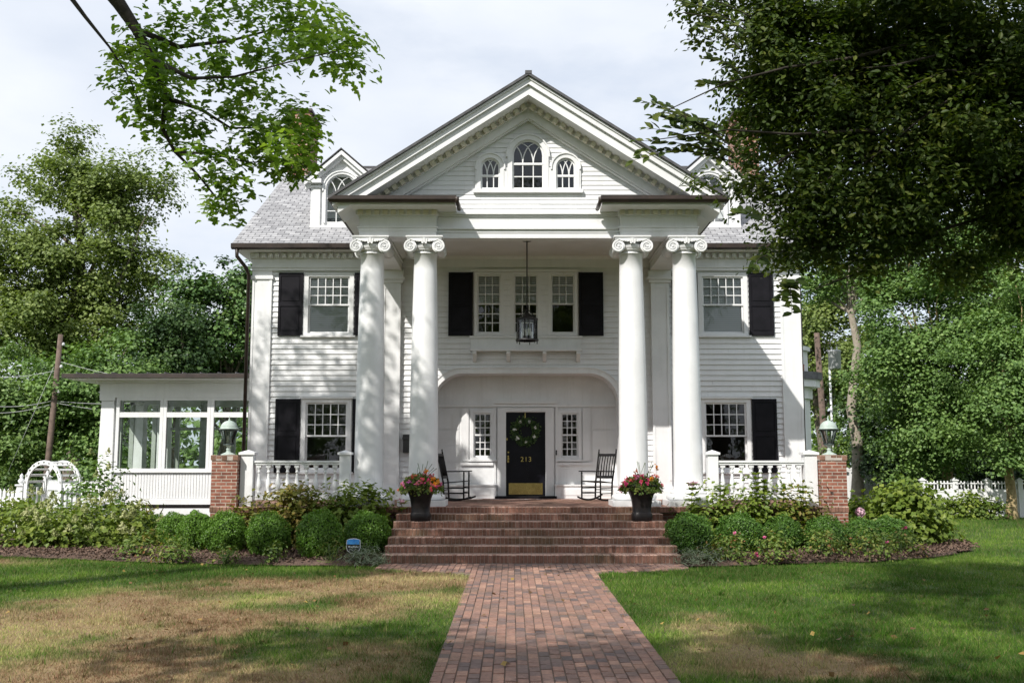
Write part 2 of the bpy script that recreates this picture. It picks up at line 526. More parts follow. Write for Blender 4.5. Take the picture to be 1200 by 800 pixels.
def thing(name, loc, label, cat, group=None, local=False):
    o = bpy.data.objects.new(name, None)
    o.empty_display_size = 0.2
    COL.objects.link(o)
    o.location = loc
    WL[o.name] = Vector((0, 0, 0)) if local else Vector(loc)
    return tag(o, label, cat, group)


def copy_tree(o, parent=None):
    c = o.copy()
    COL.objects.link(c)
    if parent:
        c.parent = parent
    for ch in list(o.children):
        copy_tree(ch, c)
    return c


class MB:
    """collects faces; build() links them as ONE mesh object"""

    def __init__(self):
        self.v, self.f, self.sm = [], [], []

    def add(self, vs, fs, smooth=False):
        n = len(self.v)
        self.v += [tuple(p) for p in vs]
        self.f += [[i + n for i in f] for f in fs]
        self.sm += [smooth] * len(fs)
        return self

    def box(self, x0, x1, y0, y1, z0, z1):
        x0, x1 = min(x0, x1), max(x0, x1)
        y0, y1 = min(y0, y1), max(y0, y1)
        z0, z1 = min(z0, z1), max(z0, z1)
        return self.add([(x0, y0, z0), (x1, y0, z0), (x1, y1, z0), (x0, y1, z0), (x0, y0, z1), (x1, y0, z1), (x1, y1, z1), (x0, y1, z1)],
                        [(3, 2, 1, 0), (4, 5, 6, 7), (0, 1, 5, 4), (1, 2, 6, 5), (2, 3, 7, 6), (3, 0, 4, 7)])

    def obox(self, c, a, b, d):
        """oriented box: centre and three half-vectors"""
        c, a, b, d = Vector(c), Vector(a), Vector(b), Vector(d)
        vs = [c - a - b - d, c + a - b - d, c + a + b - d, c - a + b - d, c - a - b + d, c + a - b + d, c + a + b + d, c - a + b + d]
        return self.add(vs, [(3, 2, 1, 0), (4, 5, 6, 7), (0, 1, 5, 4), (1, 2, 6, 5), (2, 3, 7, 6), (3, 0, 4, 7)])

    def prism(self, poly, y0, y1, axis='y'):
        """polygon in the x-z plane pushed along y (or x-y along z, y-z along x)"""
        n = len(poly)
        if axis == 'y':
            A = [(p[0], y0, p[1]) for p in poly]
            B = [(p[0], y1, p[1]) for p in poly]
        elif axis == 'z':
            A = [(p[0], p[1], y0) for p in poly]
            B = [(p[0], p[1], y1) for p in poly]
        else:
            A = [(y0, p[0], p[1]) for p in poly]
            B = [(y1, p[0], p[1]) for p in poly]
        fs = [tuple(range(n)), tuple(range(2 * n - 1, n - 1, -1))]
        fs += [(i, i + n, (i + 1) % n + n, (i + 1) % n) for i in range(n)]
        return self.add(A + B, fs)

    def ring(self, outer, inner, y0, y1, closed=False):
        """band between two polylines in the x-z plane, thick from y0 to y1"""
        n = len(outer)
        vs = []
        for y in (y0, y1):
            vs += [(p[0], y, p[1]) for p in outer] + [(p[0], y, p[1]) for p in inner]
        m = 2 * n
        fs = []
        for i in range(n if closed else n - 1):
            j = (i + 1) % n
            fs += [(i, j, n + j, n + i), (m + i, m + n + i, m + n + j, m + j), (i, m + i, m + j, j), (n + i, n + j, m + n + j, m + n + i)]
        if not closed:
            fs += [(0, n, m + n, m), (n - 1, m + n - 1, m + 2 * n - 1, 2 * n - 1)]
        return self.add(vs, fs)

    def lathe(self, prof, cx, cy, seg=20, smooth=True, cap=True, sq=False):
        vs, fs = [], []
        for r, z in prof:
            for k in range(seg):
                a = 2 * PI * k / seg
                vs.append((cx + r * math.cos(a), cy + r * math.sin(a), z))
        for i in range(len(prof) - 1):
            for k in range(seg):
                k2 = (k + 1) % seg
                fs.append((i * seg + k, i * seg + k2, (i + 1) * seg + k2, (i + 1) * seg + k))
        self.add(vs, fs, smooth)
        if cap:
            n0 = len(self.v) - len(vs)
            self.f.append([n0 + k for k in range(seg - 1, -1, -1)])
            self.sm.append(False)
            self.f.append([n0 + (len(prof) - 1) * seg + k for k in range(seg)])
            self.sm.append(False)
        return self

    def tube(self, pts, rad, seg=8, smooth=True):
        pts = [Vector(p) for p in pts]
        if not hasattr(rad, '__len__'):
            rad = [rad] * len(pts)
        vs, fs = [], []
        ref = Vector((0, 0, 1))
        for i, p in enumerate(pts):
            d = (pts[min(i + 1, len(pts) - 1)] - pts[max(i - 1, 0)]).normalized()
            if abs(d.dot(ref)) > 0.95:
                ref = Vector((1, 0, 0))
            a = d.cross(ref).normalized()
            b = d.cross(a).normalized()
            ref = b.cross(d) * -1 if False else ref
            for k in range(seg):
                t = 2 * PI * k / seg
                vs.append(p + (a * math.cos(t) + b * math.sin(t)) * rad[i])
        for i in range(len(pts) - 1):
            for k in range(seg):
                k2 = (k + 1) % seg
                fs.append((i * seg + k, i * seg + k2, (i + 1) * seg + k2, (i + 1) * seg + k))
        fs.append(tuple(range(seg - 1, -1, -1)))
        fs.append(tuple(range((len(pts) - 1) * seg, len(pts) * seg)))
        return self.add(vs, fs, smooth)

    def build(self, name, mat, parent=None, label=None, bevel=0.0):
        me = bpy.data.meshes.new(name)
        off = WL[parent.name] if parent is not None else Vector((0, 0, 0))
        me.from_pydata([(p[0] - off.x, p[1] - off.y, p[2] - off.z) for p in self.v], [], self.f)
        me.polygons.foreach_set('use_smooth', self.sm)
        me.materials.append(MATS[mat])
        me.update()
        o = bpy.data.objects.new(name, me)
        COL.objects.link(o)
        if parent is not None:
            o.parent = parent
        WL[o.name] = off
        if label:
            o['label'] = label
        if bevel:
            b = o.modifiers.new('bevel', 'BEVEL')
            b.width = bevel
            b.segments = 2
            b.limit_method = 'ANGLE'
        return o


def fast_mesh(name, verts, faces, mat, parent=None, attrs=None, smooth=False):
    """verts (n,3), faces (m,k) numpy arrays; attrs: {name: per-face array}"""
    verts = np.asarray(verts, dtype=np.float32)
    off = WL[parent.name] if parent is not None else Vector((0, 0, 0))
    verts = verts - np.array([off.x, off.y, off.z], dtype=np.float32)
    faces = np.asarray(faces, dtype=np.int32)
    m, k = faces.shape
    me = bpy.data.meshes.new(name)
    me.vertices.add(len(verts))
    me.vertices.foreach_set('co', verts.ravel())
    me.loops.add(m * k)
    me.loops.foreach_set('vertex_index', faces.ravel())
    me.polygons.add(m)
    me.polygons.foreach_set('loop_start', np.arange(0, m * k, k, dtype=np.int32))
    me.polygons.foreach_set('use_smooth', np.full(m, smooth, dtype=bool))
    me.update(calc_edges=True)
    for an, arr in (attrs or {}).items():
        at_ = me.attributes.new(an, 'FLOAT', 'FACE')
        at_.data.foreach_set('value', np.asarray(arr, dtype=np.float32))
    me.materials.append(MATS[mat])
    o = bpy.data.objects.new(name, me)
    COL.objects.link(o)
    if parent is not None:
        o.parent = parent
    WL[o.name] = off
    return o


# ------------------------------------------------------------------ numpy noise
_PERM = RNG.random((256, 256))


def vnoise(x, y, s=1.0):
    x, y = np.asarray(x) * s, np.asarray(y) * s
    xi, yi = np.floor(x).astype(int), np.floor(y).astype(int)
    fx, fy = x - xi, y - yi
    fx, fy = fx * fx * (3 - 2 * fx), fy * fy * (3 - 2 * fy)
    g = lambda a, b: _PERM[a & 255, b & 255]
    return (g(xi, yi) * (1 - fx) + g(xi + 1, yi) * fx) * (1 - fy) + (g(xi, yi + 1) * (1 - fx) + g(xi + 1, yi + 1) * fx) * fy


def fbm(x, y, s=1.0, o=4):
    t, a, n = 0, 0.5, 0
    for i in range(o):
        t = t + a * vnoise(x + 17.3 * i, y - 9.1 * i, s * 2 ** i)
        n += a
        a *= 0.5
    return t / n


def smooth01(t):
    t = np.clip(t, 0, 1)
    return t * t * (3 - 2 * t)


# ------------------------------------------------------------------ foliage
LEAF = {
    'diamond': (np.array([(0, 0, 0), (.32, .5, .10), (0, 1, 0), (-.32, .5, .10)]), [(0, 1, 2, 3)]),
    'broad': (np.array([(0, 0, 0), (.45, .45, .12), (0, 1, -.06), (-.45, .45, .12)]), [(0, 1, 2, 3)]),
    'oval': (np.array([(0, 0, 0), (.24, .28, .05), (.25, .62, .05), (0, 1.05, -.06), (-.25, .62, .05), (-.24, .28, .05)]), [(0, 1, 2, 3), (0, 3, 4, 5)]),
    'maple': (np.array([(0, 0, 0), (.50, .10, -.04), (.42, .46, .02), (.20, .42, .03), (.20, .85, 0), (0, 1.0, -.08), (-.20, .85, 0), (-.20, .42, .03), (-.42, .46, .02), (-.50, .10, -.04)]),
              [(0, 1, 2, 3), (0, 9, 8, 7), (0, 3, 4, 5), (0, 5, 6, 7)]),
    'needle': (np.array([(-.06, 0, 0), (.06, 0, 0), (.03, 1, 0), (-.03, 1, 0)]), [(0, 1, 2, 3)]),
    'petal': (np.array([(.5, 0, .08), (0, .5, .08), (-.5, 0, .08), (0, -.5, .08)]), [(0, 1, 2, 3)]),
}


def leaves(name, pts, nrm, size, shape, mat, parent=None, rng=RNG, var=None, spread=0.5, grow=None, label=None):
    """one mesh of many leaves: a folded blade at each point"""
    pts = np.asarray(pts, dtype=float)
    n = len(pts)
    tv, tf = LEAF[shape]
    nrm = np.asarray(nrm, dtype=float) + rng.normal(0, spread, (n, 3))
    nrm /= np.linalg.norm(nrm, axis=1, keepdims=True) + 1e-9
    d = rng.normal(0, 1, (n, 3)) if grow is None else np.asarray(grow, dtype=float) + rng.normal(0, spread, (n, 3))
    d -= nrm * np.sum(d * nrm, axis=1, keepdims=True)
    d /= np.linalg.norm(d, axis=1, keepdims=True) + 1e-9
    s = np.cross(d, nrm)
    sz = size * rng.uniform(0.65, 1.2, n)
    V = pts[:, None, :] + (tv[None, :, 0:1] * s[:, None, :] + tv[None, :, 1:2] * d[:, None, :] + tv[None, :, 2:3] * nrm[:, None, :]) * sz[:, None, None]
    k = len(tv)
    F = (np.arange(n)[:, None, None] * k + np.array(tf)[None]).reshape(-1, len(tf[0]))
    if var is None:
        var = rng.random(n)
    va = np.repeat(np.clip(var, 0, 1), len(tf))
    o = fast_mesh(name, V.reshape(-1, 3), F, mat, parent, {'var': va})
    if label:
        o['label'] = label
    return o


def clumps(blobs, n, rng, inner=0.45):
    """clump centres inside a set of ellipsoids ((x,y,z),(rx,ry,rz)), mostly towards their surface"""
    w = np.array([b[1][0] * b[1][1] * b[1][2] for b in blobs]) ** 0.75
    idx = rng.choice(len(blobs), n, p=w / w.sum())
    d = rng.normal(0, 1, (n, 3))
    d /= np.linalg.norm(d, axis=1, keepdims=True)
    r = inner + (1 - inner) * rng.random(n) ** 0.6
    c = np.array([b[0] for b in blobs], dtype=float)[idx]
    e = np.array([b[1] for b in blobs], dtype=float)[idx]
    return c + d * e * r[:, None], d


def spray(cc, cd, per, rad, rng, flat=0.5):
    """leaf points round clump centres: each clump a small flattened tuft with its own tone"""
    n = len(cc)
    o = rng.normal(0, 1, (n, per, 3)) * rad * np.array([1, 1, flat])
    sc = rng.uniform(0.6, 1.35, (n, 1, 1))
    P = cc[:, None, :] + o * sc
    N = np.repeat(cd[:, None, :] * 0.55 + np.array([0, 0, 0.75]), per, axis=1) + o * sc / (rad * 2.5)
    tone = np.clip(rng.normal(0.45, 0.16, (n, 1)) + rng.normal(0, 0.2, (n, per)), 0, 1)
    return P.reshape(-1, 3), N.reshape(-1, 3), tone.reshape(-1)


def limb(m, a, b, r0, r1, rng, wob=0.06, n=6, seg=7, sag=0.0):
    a, b = Vector(a), Vector(b)
    ln = (b - a).length
    pts, rd = [], []
    ox, oy, oz = 0, 0, 0
    for i in range(n + 1):
        t = i / n
        p = a.lerp(b, t)
        if 0 < i < n:
            ox += rng.normal(0, wob * ln / n)
            oy += rng.normal(0, wob * ln / n)
            oz += rng.normal(0, wob * ln / n)
        k = math.sin(PI * t)
        p = p + Vector((ox, oy, oz)) * (1 if t < 1 else 0) + Vector((0, 0, sag * ln * k))
        pts.append(p)
        rd.append(r0 + (r1 - r0) * t ** 0.8)
    m.tube(pts, rd, seg)
    return pts


def tree(name, base, label, cat, blobs, bark, leafm, trunk_r, trunk_top, n, per, rad, lsize, shape='broad', limbs=10, seed=1,
         group=None, inner=0.45, flat=0.55, lean=(0, 0), bough=1.0, lo=4):
    rng = np.random.default_rng(seed)
    t = thing(name, base, label, cat, group)
    bx, by, bz = base
    m = MB()
    top = Vector((bx + lean[0], by + lean[1], bz + trunk_top))
    pts = [Vector((bx, by, bz - 0.15)), Vector((bx, by, bz + 0.25))]
    rr = [trunk_r * 1.5, trunk_r * 1.08]
    k = 7
    for i in range(1, k + 1):
        f = i / k
        p = Vector((bx, by, bz)).lerp(top, f)
        p += Vector((rng.normal(0, trunk_r * 0.35), rng.normal(0, trunk_r * 0.35), 0))
        pts.append(p)
        rr.append(trunk_r * (1 - 0.55 * f))
    m.tube(pts, rr, 12)
    nb = max(6, n // 7)
    bc, bd = clumps(blobs, nb, rng, inner)
    bi = np.concatenate([np.arange(nb), rng.integers(0, nb, n - nb)])
    bs = rng.uniform(0.55, 1.35, nb)[bi][:, None]
    cc = bc[bi] + rng.normal(0, 1, (n, 3)) * np.array([1, 1, 0.68]) * rad * 1.35 * bs * bough
    cd = bd[bi] * 0.5 + np.array([0, 0, 0.5])
    for j in rng.permutation(nb)[:limbs]:
        e = Vector(bc[j])
        s = pts[int(rng.integers(lo, len(pts)))]
        if e.z < s.z - 0.5:
            s = pts[lo]
        limb(m, s, e, trunk_r * rng.uniform(0.22, 0.42), trunk_r * 0.05, rng, 0.14, 6, 6, 0.05)
    m.build('trunk', bark, t)
    P, N, T = spray(cc, cd, per, rad, rng, flat)
    leaves('crown', P, N, lsize, shape, leafm, t, rng, T, 0.45)
    return t


# ================================================================== THE GROUND
BED_A = [(-2.62, 17.62), (-3.4, 17.62), (-5.0, 17.8), (-6.4, 18.1), (-7.8, 18.6), (-10.5, 19.6), (-14, 21.3), (-17, 23.5), (-17, 27.5), (-6.36, 27.5), (-6.36, 20.62), (-2.62, 20.62)]
BED_B = [(2.62, 17.62), (3.4, 17.62), (4.4, 18.0), (6.0, 18.3), (7.6, 19.3), (8.9, 20.7), (9.35, 22.2), (9.2, 24.2), (8.6, 26.0), (6.36, 26.6), (6.36, 20.62), (2.62, 20.62)]


def inside(poly, x, y):
    x, y = np.asarray(x), np.asarray(y)
    r = np.zeros(x.shape, dtype=bool)
    n = len(poly)
    for i in range(n):
        (x0, y0), (x1, y1) = poly[i], poly[(i + 1) % n]
        c = ((y0 > y) != (y1 > y)) & (x < (x1 - x0) * (y - y0) / (y1 - y0 + 1e-12) + x0)
        r ^= c
    return r


PATH_W = 1.0


def on_path(x, y, pad=0.0):
    a = (np.abs(x) < PATH_W + pad) & (y < 18.2)
    flare = 1.0 + 1.6 * smooth01((y - 16.35) / 0.95)
    b = (np.abs(x) < np.maximum(PATH_W, flare) + pad) & (y > 16.35) & (y < 18.3)
    return a | b


def dry(x, y):
    x, y = np.asarray(x, dtype=float), np.asarray(y, dtype=float)
    n = fbm(x, y, 0.55, 5) - 0.5
    n2 = fbm(x + 40, y + 11, 2.2, 3) - 0.5

    def blob(cx, cy, rx, ry):
        return 1.15 - np.sqrt(((x - cx) / rx) ** 2 + ((y - cy) / ry) ** 2) + n * 1.7 + n2 * 1.0
    v = np.maximum.reduce([blob(-4.3, 12.2, 3.4, 3.0), blob(-1.95, 15.9, 1.5, 1.9), blob(-3.4, 14.8, 2.0, 1.7), blob(-3.6, 8.6, 1.9, 1.1),
                           blob(1.75, 10.9, 0.75, 2.0), blob(2.2, 9.2, 0.9, 0.8), blob(-2.2, 17.3, 0.8, 0.7) * 0.8, blob(-9.8, 18.3, 1.6, 0.8) * 0.7])
    return smooth01(v * 1.05 + 0.18) * 0.95 + 0.05 * fbm(x, y, 3, 2)


def ground():
    xs = np.concatenate([[-600, -250, -120, -60, -35], np.arange(-24, 24.01, 0.25), [35, 60, 120, 250, 600]])
    ys = np.concatenate([[-120, -60, -30, -15], np.arange(-6, 30.01, 0.25), [36, 45, 60, 90, 160, 300, 700]])
    X, Y = np.meshgrid(xs, ys)
    Z = (fbm(X, Y, 0.35, 3) - 0.5) * 0.05 * (np.abs(X) < 24) * (Y < 30)
    Z = np.where(on_path(X, Y, 0.35), -0.03, Z - 0.005)
    Z = np.where(inside(BED_A, X, Y) | inside(BED_B, X, Y), -0.02, Z)
    nx, ny = len(xs), len(ys)
    V = np.stack([X.ravel(), Y.ravel(), Z.ravel()], 1)
    i, j = np.meshgrid(np.arange(nx - 1), np.arange(ny - 1))
    a = (j * nx + i).ravel()
    F = np.stack([a, a + 1, a + nx + 1, a + nx], 1)
    o = fast_mesh('lawn', V, F, 'lawn_soil', smooth=True)
    at_ = o.data.attributes.new('dry', 'FLOAT', 'POINT')
    at_.data.foreach_set('value', dry(X.ravel(), Y.ravel()).astype(np.float32) * (np.abs(X.ravel()) < 24))
    tag(o, kind='structure')


ground()


def grass():
    rng = np.random.default_rng(11)
    PX, PY, S = [], [], []
    # the lawn in view: densest close to the viewer
    for (y0, y1, dens, sz) in ((6.8, 10.5, 4200, 1.0), (10.5, 14.5, 2600, 1.15), (14.5, 19.5, 1700, 1.35), (19.5, 24, 750, 1.6), (24, 34, 260, 2.1)):
        hw0, hw1 = 0.56 * y0 + 0.9, 0.56 * y1 + 0.9
        n = int(dens * (y1 - y0) * 2 * hw1)
        x = rng.uniform(-hw1, hw1, n) + CAM_X
        y = rng.uniform(y0, y1, n)
        k = np.abs(x - CAM_X) < 0.56 * y + 0.9
        k &= ~on_path(x, y, 0.02 - 0.11 * rng.random(n) ** 3) & ~inside(BED_A, x, y) & ~inside(BED_B, x, y)
        k &= ~((np.abs(x) < 7) & (y > 20)) & ~((x > -18) & (x < -6) & (y > 20.5)) & ~((x > 10.5) & (y > 32.2))
        k &= rng.random(n) < 0.35 + 0.9 * fbm(x, y, 1.7, 3)
        PX.append(x[k]); PY.append(y[k]); S.append(np.full(k.sum(), sz))
    # coarser tufts and weeds that stand above the mown blades
    nt = 1500
    ty = rng.uniform(7, 18, nt)
    tx_ = CAM_X + rng.uniform(-1, 1, nt) * (0.56 * ty + 0.6)
    tx_, ty = np.repeat(tx_, 22) + rng.normal(0, 0.035, nt * 22), np.repeat(ty, 22) + rng.normal(0, 0.035, nt * 22)
    k = ~on_path(tx_, ty, 0.03) & ~inside(BED_A, tx_, ty) & ~inside(BED_B, tx_, ty)
    PX.append(tx_[k]); PY.append(ty[k]); S.append(np.full(k.sum(), 1.9))
    x, y, s = np.concatenate(PX), np.concatenate(PY), np.concatenate(S)
    n = len(x)
    d = np.clip(dry(x, y) * 0.88 + rng.normal(0, 0.26, n), 0, 1)
    h = s * rng.uniform(0.022, 0.052, n) * (1 - 0.42 * d) * (0.45 + 1.1 * fbm(x, y, 2.6, 3))
    w = s * rng.uniform(0.0022, 0.0042, n)
    a = rng.uniform(0, 2 * PI, n)
    lean = h * rng.uniform(0.2, 1.0, n)
    b = rng.uniform(0, 2 * PI, n)
    V = np.empty((n, 3, 3))
    z0 = (fbm(x, y, 0.35, 3) - 0.5) * 0.05 - 0.006
    V[:, 0] = np.stack([x - w * np.cos(a), y - w * np.sin(a), z0], 1)
    V[:, 1] = np.stack([x + w * np.cos(a), y + w * np.sin(a), z0], 1)
    V[:, 2] = np.stack([x + lean * np.cos(b), y + lean * np.sin(b), z0 + h], 1)
    F = np.arange(n * 3).reshape(n, 3)
    var = np.clip((fbm(x + 5, y, 0.75, 4) - 0.5) * 2.1 + 0.42 + rng.normal(0, 0.2, n), 0, 1)
    o = fast_mesh('grass', V.reshape(-1, 3), F, 'grass_blade', None, {'dry': d, 'var': var})
    tag(o, 'mown lawn grass, green with straw coloured dry patches', 'grass', kind='stuff')


grass()


def path():
    m = MB()
    m.prism([(-PATH_W, 0), (PATH_W, 0), (PATH_W, 16.3), (1.25, 16.6), (1.8, 16.85), (2.4, 17.1), (2.6, 17.3), (2.6, 18.12), (-2.6, 18.12), (-2.6, 17.3), (-2.4, 17.1), (-1.8, 16.85), (-1.25, 16.6), (-PATH_W, 16.3)], -0.05, 0.006, axis='z')
    base = m.build('brick_path', 'paver_joint')
    tag(base, kind='structure')
    rng = np.random.default_rng(3)
    V, F, A = [], [], []
    bw, bl = 0.1, 0.2

    def brick(x0, x1, y0, y1, h, var):
        e = 0.005
        t = rng.normal(0, 0.0022, 4)
        n = len(V)
        V.extend([(x0, y0, 0.0), (x1, y0, 0.0), (x1, y1, 0.0), (x0, y1, 0.0),
                  (x0 + e, y0 + e, h + t[0]), (x1 - e, y0 + e, h + t[1]), (x1 - e, y1 - e, h + t[2]), (x0 + e, y1 - e, h + t[3])])
        F.extend([(n + 4, n + 5, n + 6, n + 7), (n, n + 1, n + 5, n + 4), (n + 1, n + 2, n + 6, n + 5), (n + 2, n + 3, n + 7, n + 6), (n + 3, n, n + 4, n + 7)])
        A.extend([var] * 5)
    g = 0.0022
    for j in range(int(18.1 / bl) + 2):
        for i in range(-27, 27):
            x0 = i * bw
            y0 = j * bl + (bl / 2 if i % 2 else 0)
            xc, yc = x0 + bw / 2, y0 + bl / 2
            if yc < 1.0 or yc > 18.0:
                continue
            if not bool(on_path(np.array(xc), np.array(yc), -0.04)):
                continue
            v = float(np.clip(0.52 + rng.normal(0, 0.24) + 0.35 * (fbm(xc, yc, 1.1, 2) - 0.5), 0, 1))
            if rng.random() < 0.13:
                v = rng.uniform(0, 0.2)
            if abs(xc) > PATH_W and yc > 17:
                v = min(1, v + 0.15)
            brick(x0 + g, x0 + bw - g, y0 + 0.006, min(y0 + bl, 18.07) - 0.006, 0.016 + rng.normal(0, 0.0016) + 0.01 * (fbm(xc, yc, 0.6, 2) - 0.5), v)
    o = fast_mesh('paving_bricks', V, F, 'paver_brick', base, {'var': A})


path()


def beds():
    for poly in (BED_A, BED_B):
        xs = [p[0] for p in poly]
        ys = [p[1] for p in poly]
        gx = np.arange(min(xs), max(xs), 0.12)
        gy = np.arange(min(ys), max(ys), 0.12)
        X, Y = np.meshgrid(gx, gy)
        ok = inside(poly, X, Y)
        edge = inside(poly, X + .2, Y) & inside(poly, X - .2, Y) & inside(poly, X, Y + .2) & inside(poly, X, Y - .2)
        Z = np.where(edge, 0.05 + 0.05 * fbm(X, Y, 2.5, 4), 0.012)
        nx = len(gx)
        a = np.array([[j * nx + i, j * nx + i + 1, (j + 1) * nx + i + 1, (j + 1) * nx + i] for j in range(len(gy) - 1) for i in range(nx - 1)
                      if ok[j, i] and ok[j, i + 1] and ok[j + 1, i] and ok[j + 1, i + 1]])
        o = fast_mesh('mulch_bed', np.stack([X.ravel(), Y.ravel(), Z.ravel()], 1), a, 'mulch', smooth=True)
        tag(o, kind='structure')
    rng = np.random.default_rng(5)
    n = 26000
    x = np.concatenate([rng.uniform(-15, -2.6, n), rng.uniform(2.6, 9.4, n)])
    y = np.concatenate([rng.uniform(17.9, 22, n), rng.uniform(17.9, 22.5, n)])
    jx, jy = rng.normal(0, 0.05, 2 * n), rng.normal(0, 0.05, 2 * n)
    k = inside(BED_A, x + jx, y + jy) | inside(BED_B, x + jx, y + jy)
    x, y = x[k], y[k]
    P = np.stack([x, y, 0.06 + 0.05 * fbm(x, y, 2.5, 4) + rng.uniform(-0.01, 0.02, len(x))], 1)
    o = leaves('bark_mulch', P, np.tile([0, 0, 1.0], (len(P), 1)), 0.06, 'diamond', 'mulch_chip', None, rng)
    tag(o, 'brown shredded bark mulch strewn over the planting beds', 'mulch', kind='stuff')


beds()

# ================================================================== THE HOUSE
WY, RY = 24.9, 25.6            # wall plane, back of the arched recess
HW = 6.70                       # half width
PZ = 0.87                       # porch floor
house = thing('house', (0, WY, 0), 'large white two storey clapboard house with pedimented portico and four tall columns', 'house')


def panel(m, x0, x1, z0, z1, y0, y1, holes):
    """wall plate with rectangular holes (x0,x1,z0,z1)"""
    xs = sorted({x0, x1, *[min(max(h[i], x0), x1) for h in holes for i in (0, 1)]})
    zs = sorted({z0, z1, *[min(max(h[i], z0), z1) for h in holes for i in (2, 3)]})
    for j in range(len(zs) - 1):
        zc = (zs[j] + zs[j + 1]) / 2
        run = None
        for i in range(len(xs) - 1):
            xc = (xs[i] + xs[i + 1]) / 2
            solid = not any(h[0] < xc < h[1] and h[2] < zc < h[3] for h in holes)
            if solid:
                run = (run[0], xs[i + 1]) if run else (xs[i], xs[i + 1])
            if run and (not solid or i == len(xs) - 2):
                m.box(run[0], run[1], y0, y1, zs[j], zs[j + 1])
                run = None


def clapboard(m, z0, z1, exposure, spans, y, thick=0.034, rng=random):
    """rows of tapered boards; spans(z0,z1) gives the free x intervals of a row"""
    z = z0
    while z < z1 - 0.01:
        zt = min(z + exposure, z1)
        j = rng.uniform(-0.002, 0.002)
        for a, b in spans(z, zt):
            if b - a < 0.02:
                continue
            if b - a > 3.2:
                c = rng.uniform(a + 0.8, b - 0.8)
                parts = [(a, c - 0.002), (c + 0.002, b)]
            else:
                parts = [(a, b)]
            for a, b in parts:
              jj = j + rng.uniform(-0.003, 0.003)
              m.add([(a, y - thick + jj, z), (b, y - thick + jj, z), (b, y - 0.005, zt), (a, y - 0.005, zt), (a, y, z), (b, y, z), (b, y, zt), (a, y, zt)],
                    [(0, 1, 2, 3), (1, 0, 4, 5), (2, 6, 7, 3), (0, 3, 7, 4), (1, 5, 6, 2)])
        z = zt


def minus(a, b, blocks):
    out = [(a, b)]
    for c, d in blocks:
        nx = []
        for p, q in out:
            if d <= p or c >= q:
                nx.append((p, q))
            else:
                if c > p:
                    nx.append((p, c))
                if d < q:
                    nx.append((d, q))
        out = nx
    return out


# openings in the main wall
UP = [(-5.43, -4.25, 4.84, 6.36), (4.25, 5.43, 4.84, 6.36)]
LO = [(-5.43, -4.25, 1.53, 3.26), (4.25, 5.43, 1.53, 3.26)]
TRI = [(-1.25, -0.565, 4.84, 6.38), (-0.345, 0.345, 4.84, 6.38), (0.565, 1.25, 4.84, 6.38)]
AX, AZ0, AZ1, AR = 2.25, PZ, 3.90, 0.72      # arched recess: half width, floor, crown, corner radius


def arch_half(z):
    """half width of the recess opening at height z"""
    if z >= AZ1:
        return 0
    if z <= AZ1 - AR:
        return AX
    t = (z - (AZ1 - AR)) / AR
    return AX - AR + AR * math.sqrt(max(0, 1 - t * t))


def arch_line(off=0.0, n=10):
    pts = [(-AX - off, AZ0)]
    for k in range(n + 1):
        a = PI - k * PI / 2 / n
        pts.append((-(AX - AR) + (AR + off) * math.cos(a), AZ1 - AR + (AR + off) * math.sin(a)))
    for k in range(n + 1):
        a = PI / 2 - k * PI / 2 / n
        pts.append(((AX - AR) + (AR + off) * math.cos(a), AZ1 - AR + (AR + off) * math.sin(a)))
    pts.append((AX + off, AZ0))
    return pts


# wall shells
m = MB()
rect = UP + LO + TRI + [(-AX, AX, AZ0, AZ1)]
panel(m, -HW, HW, 0.3, 6.95, WY, WY + 0.13, rect)
n = 10
for s in (-1, 1):                                    # the two rounded corners of the recess
    poly = [(s * AX, AZ1)]
    for k in range(n + 1):
        a = k * PI / 2 / n
        poly.append((s * (AX - AR + AR * math.cos(a)), AZ1 - AR + AR * math.sin(a)))
    m.prism(poly if s < 0 else poly[::-1], WY, WY + 0.13)
m.box(-HW, -HW + 0.15, WY + 0.13, 36.4, 0.3, 6.95)
m.box(HW - 0.15, HW, WY + 0.13, 36.4, 0.3, 6.95)
m.box(-HW, HW, 36.4, 36.6, 0.3, 6.95)
for s in (-1, 1):                                    # gable ends
    m.prism([(24.6, 6.95), (36.6, 6.95), (30.6, 10.55)], s * (HW - 0.15), s * HW, axis='x')
m.build('wall', 'white_paint', house)
m = MB()
m.box(-6.5, 6.5, 29.0, 29.1, 0.4, 6.9)
m.box(-2.4, 2.4, 22.6, 22.66, 6.97, 8.1)
m.box(-1.3, 1.3, 22.6, 22.66, 8.1, 8.75)
m.box(-3.0, 3.0, 21.3, 22.6, 6.90, 6.968)
m.box(-6.5, 6.5, WY + 0.75, 36.3, 0.5, 0.6)
m.box(-6.5, 6.5, WY + 0.75, 36.3, 4.0, 4.1)
m.box(-6.5, -3.2, WY + 0.14, WY + 0.75, 4.0, 4.1)
m.box(3.2, 6.5, WY + 0.14, WY + 0.75, 4.0, 4.1)
m.build('room_partition', 'room_paint', house)


def main_spans(z0, z1):
    zc = (z0 + z1) / 2
    bl = [(r[0] - 0.02, r[1] + 0.02) for r in UP + LO + TRI if r[2] - 0.02 < zc < r[3] + 0.02]
    h = max(arch_half(z0), arch_half(z1)) if z0 < AZ1 else 0
    if h > 0:
        bl.append((-h - 0.02, h + 0.02))
    return minus(-HW + 0.42, HW - 0.42, bl)


m = MB()
clapboard(m, PZ, 6.43, 0.130, main_spans, WY)
m.build('clapboard_siding', 'white_paint', house)

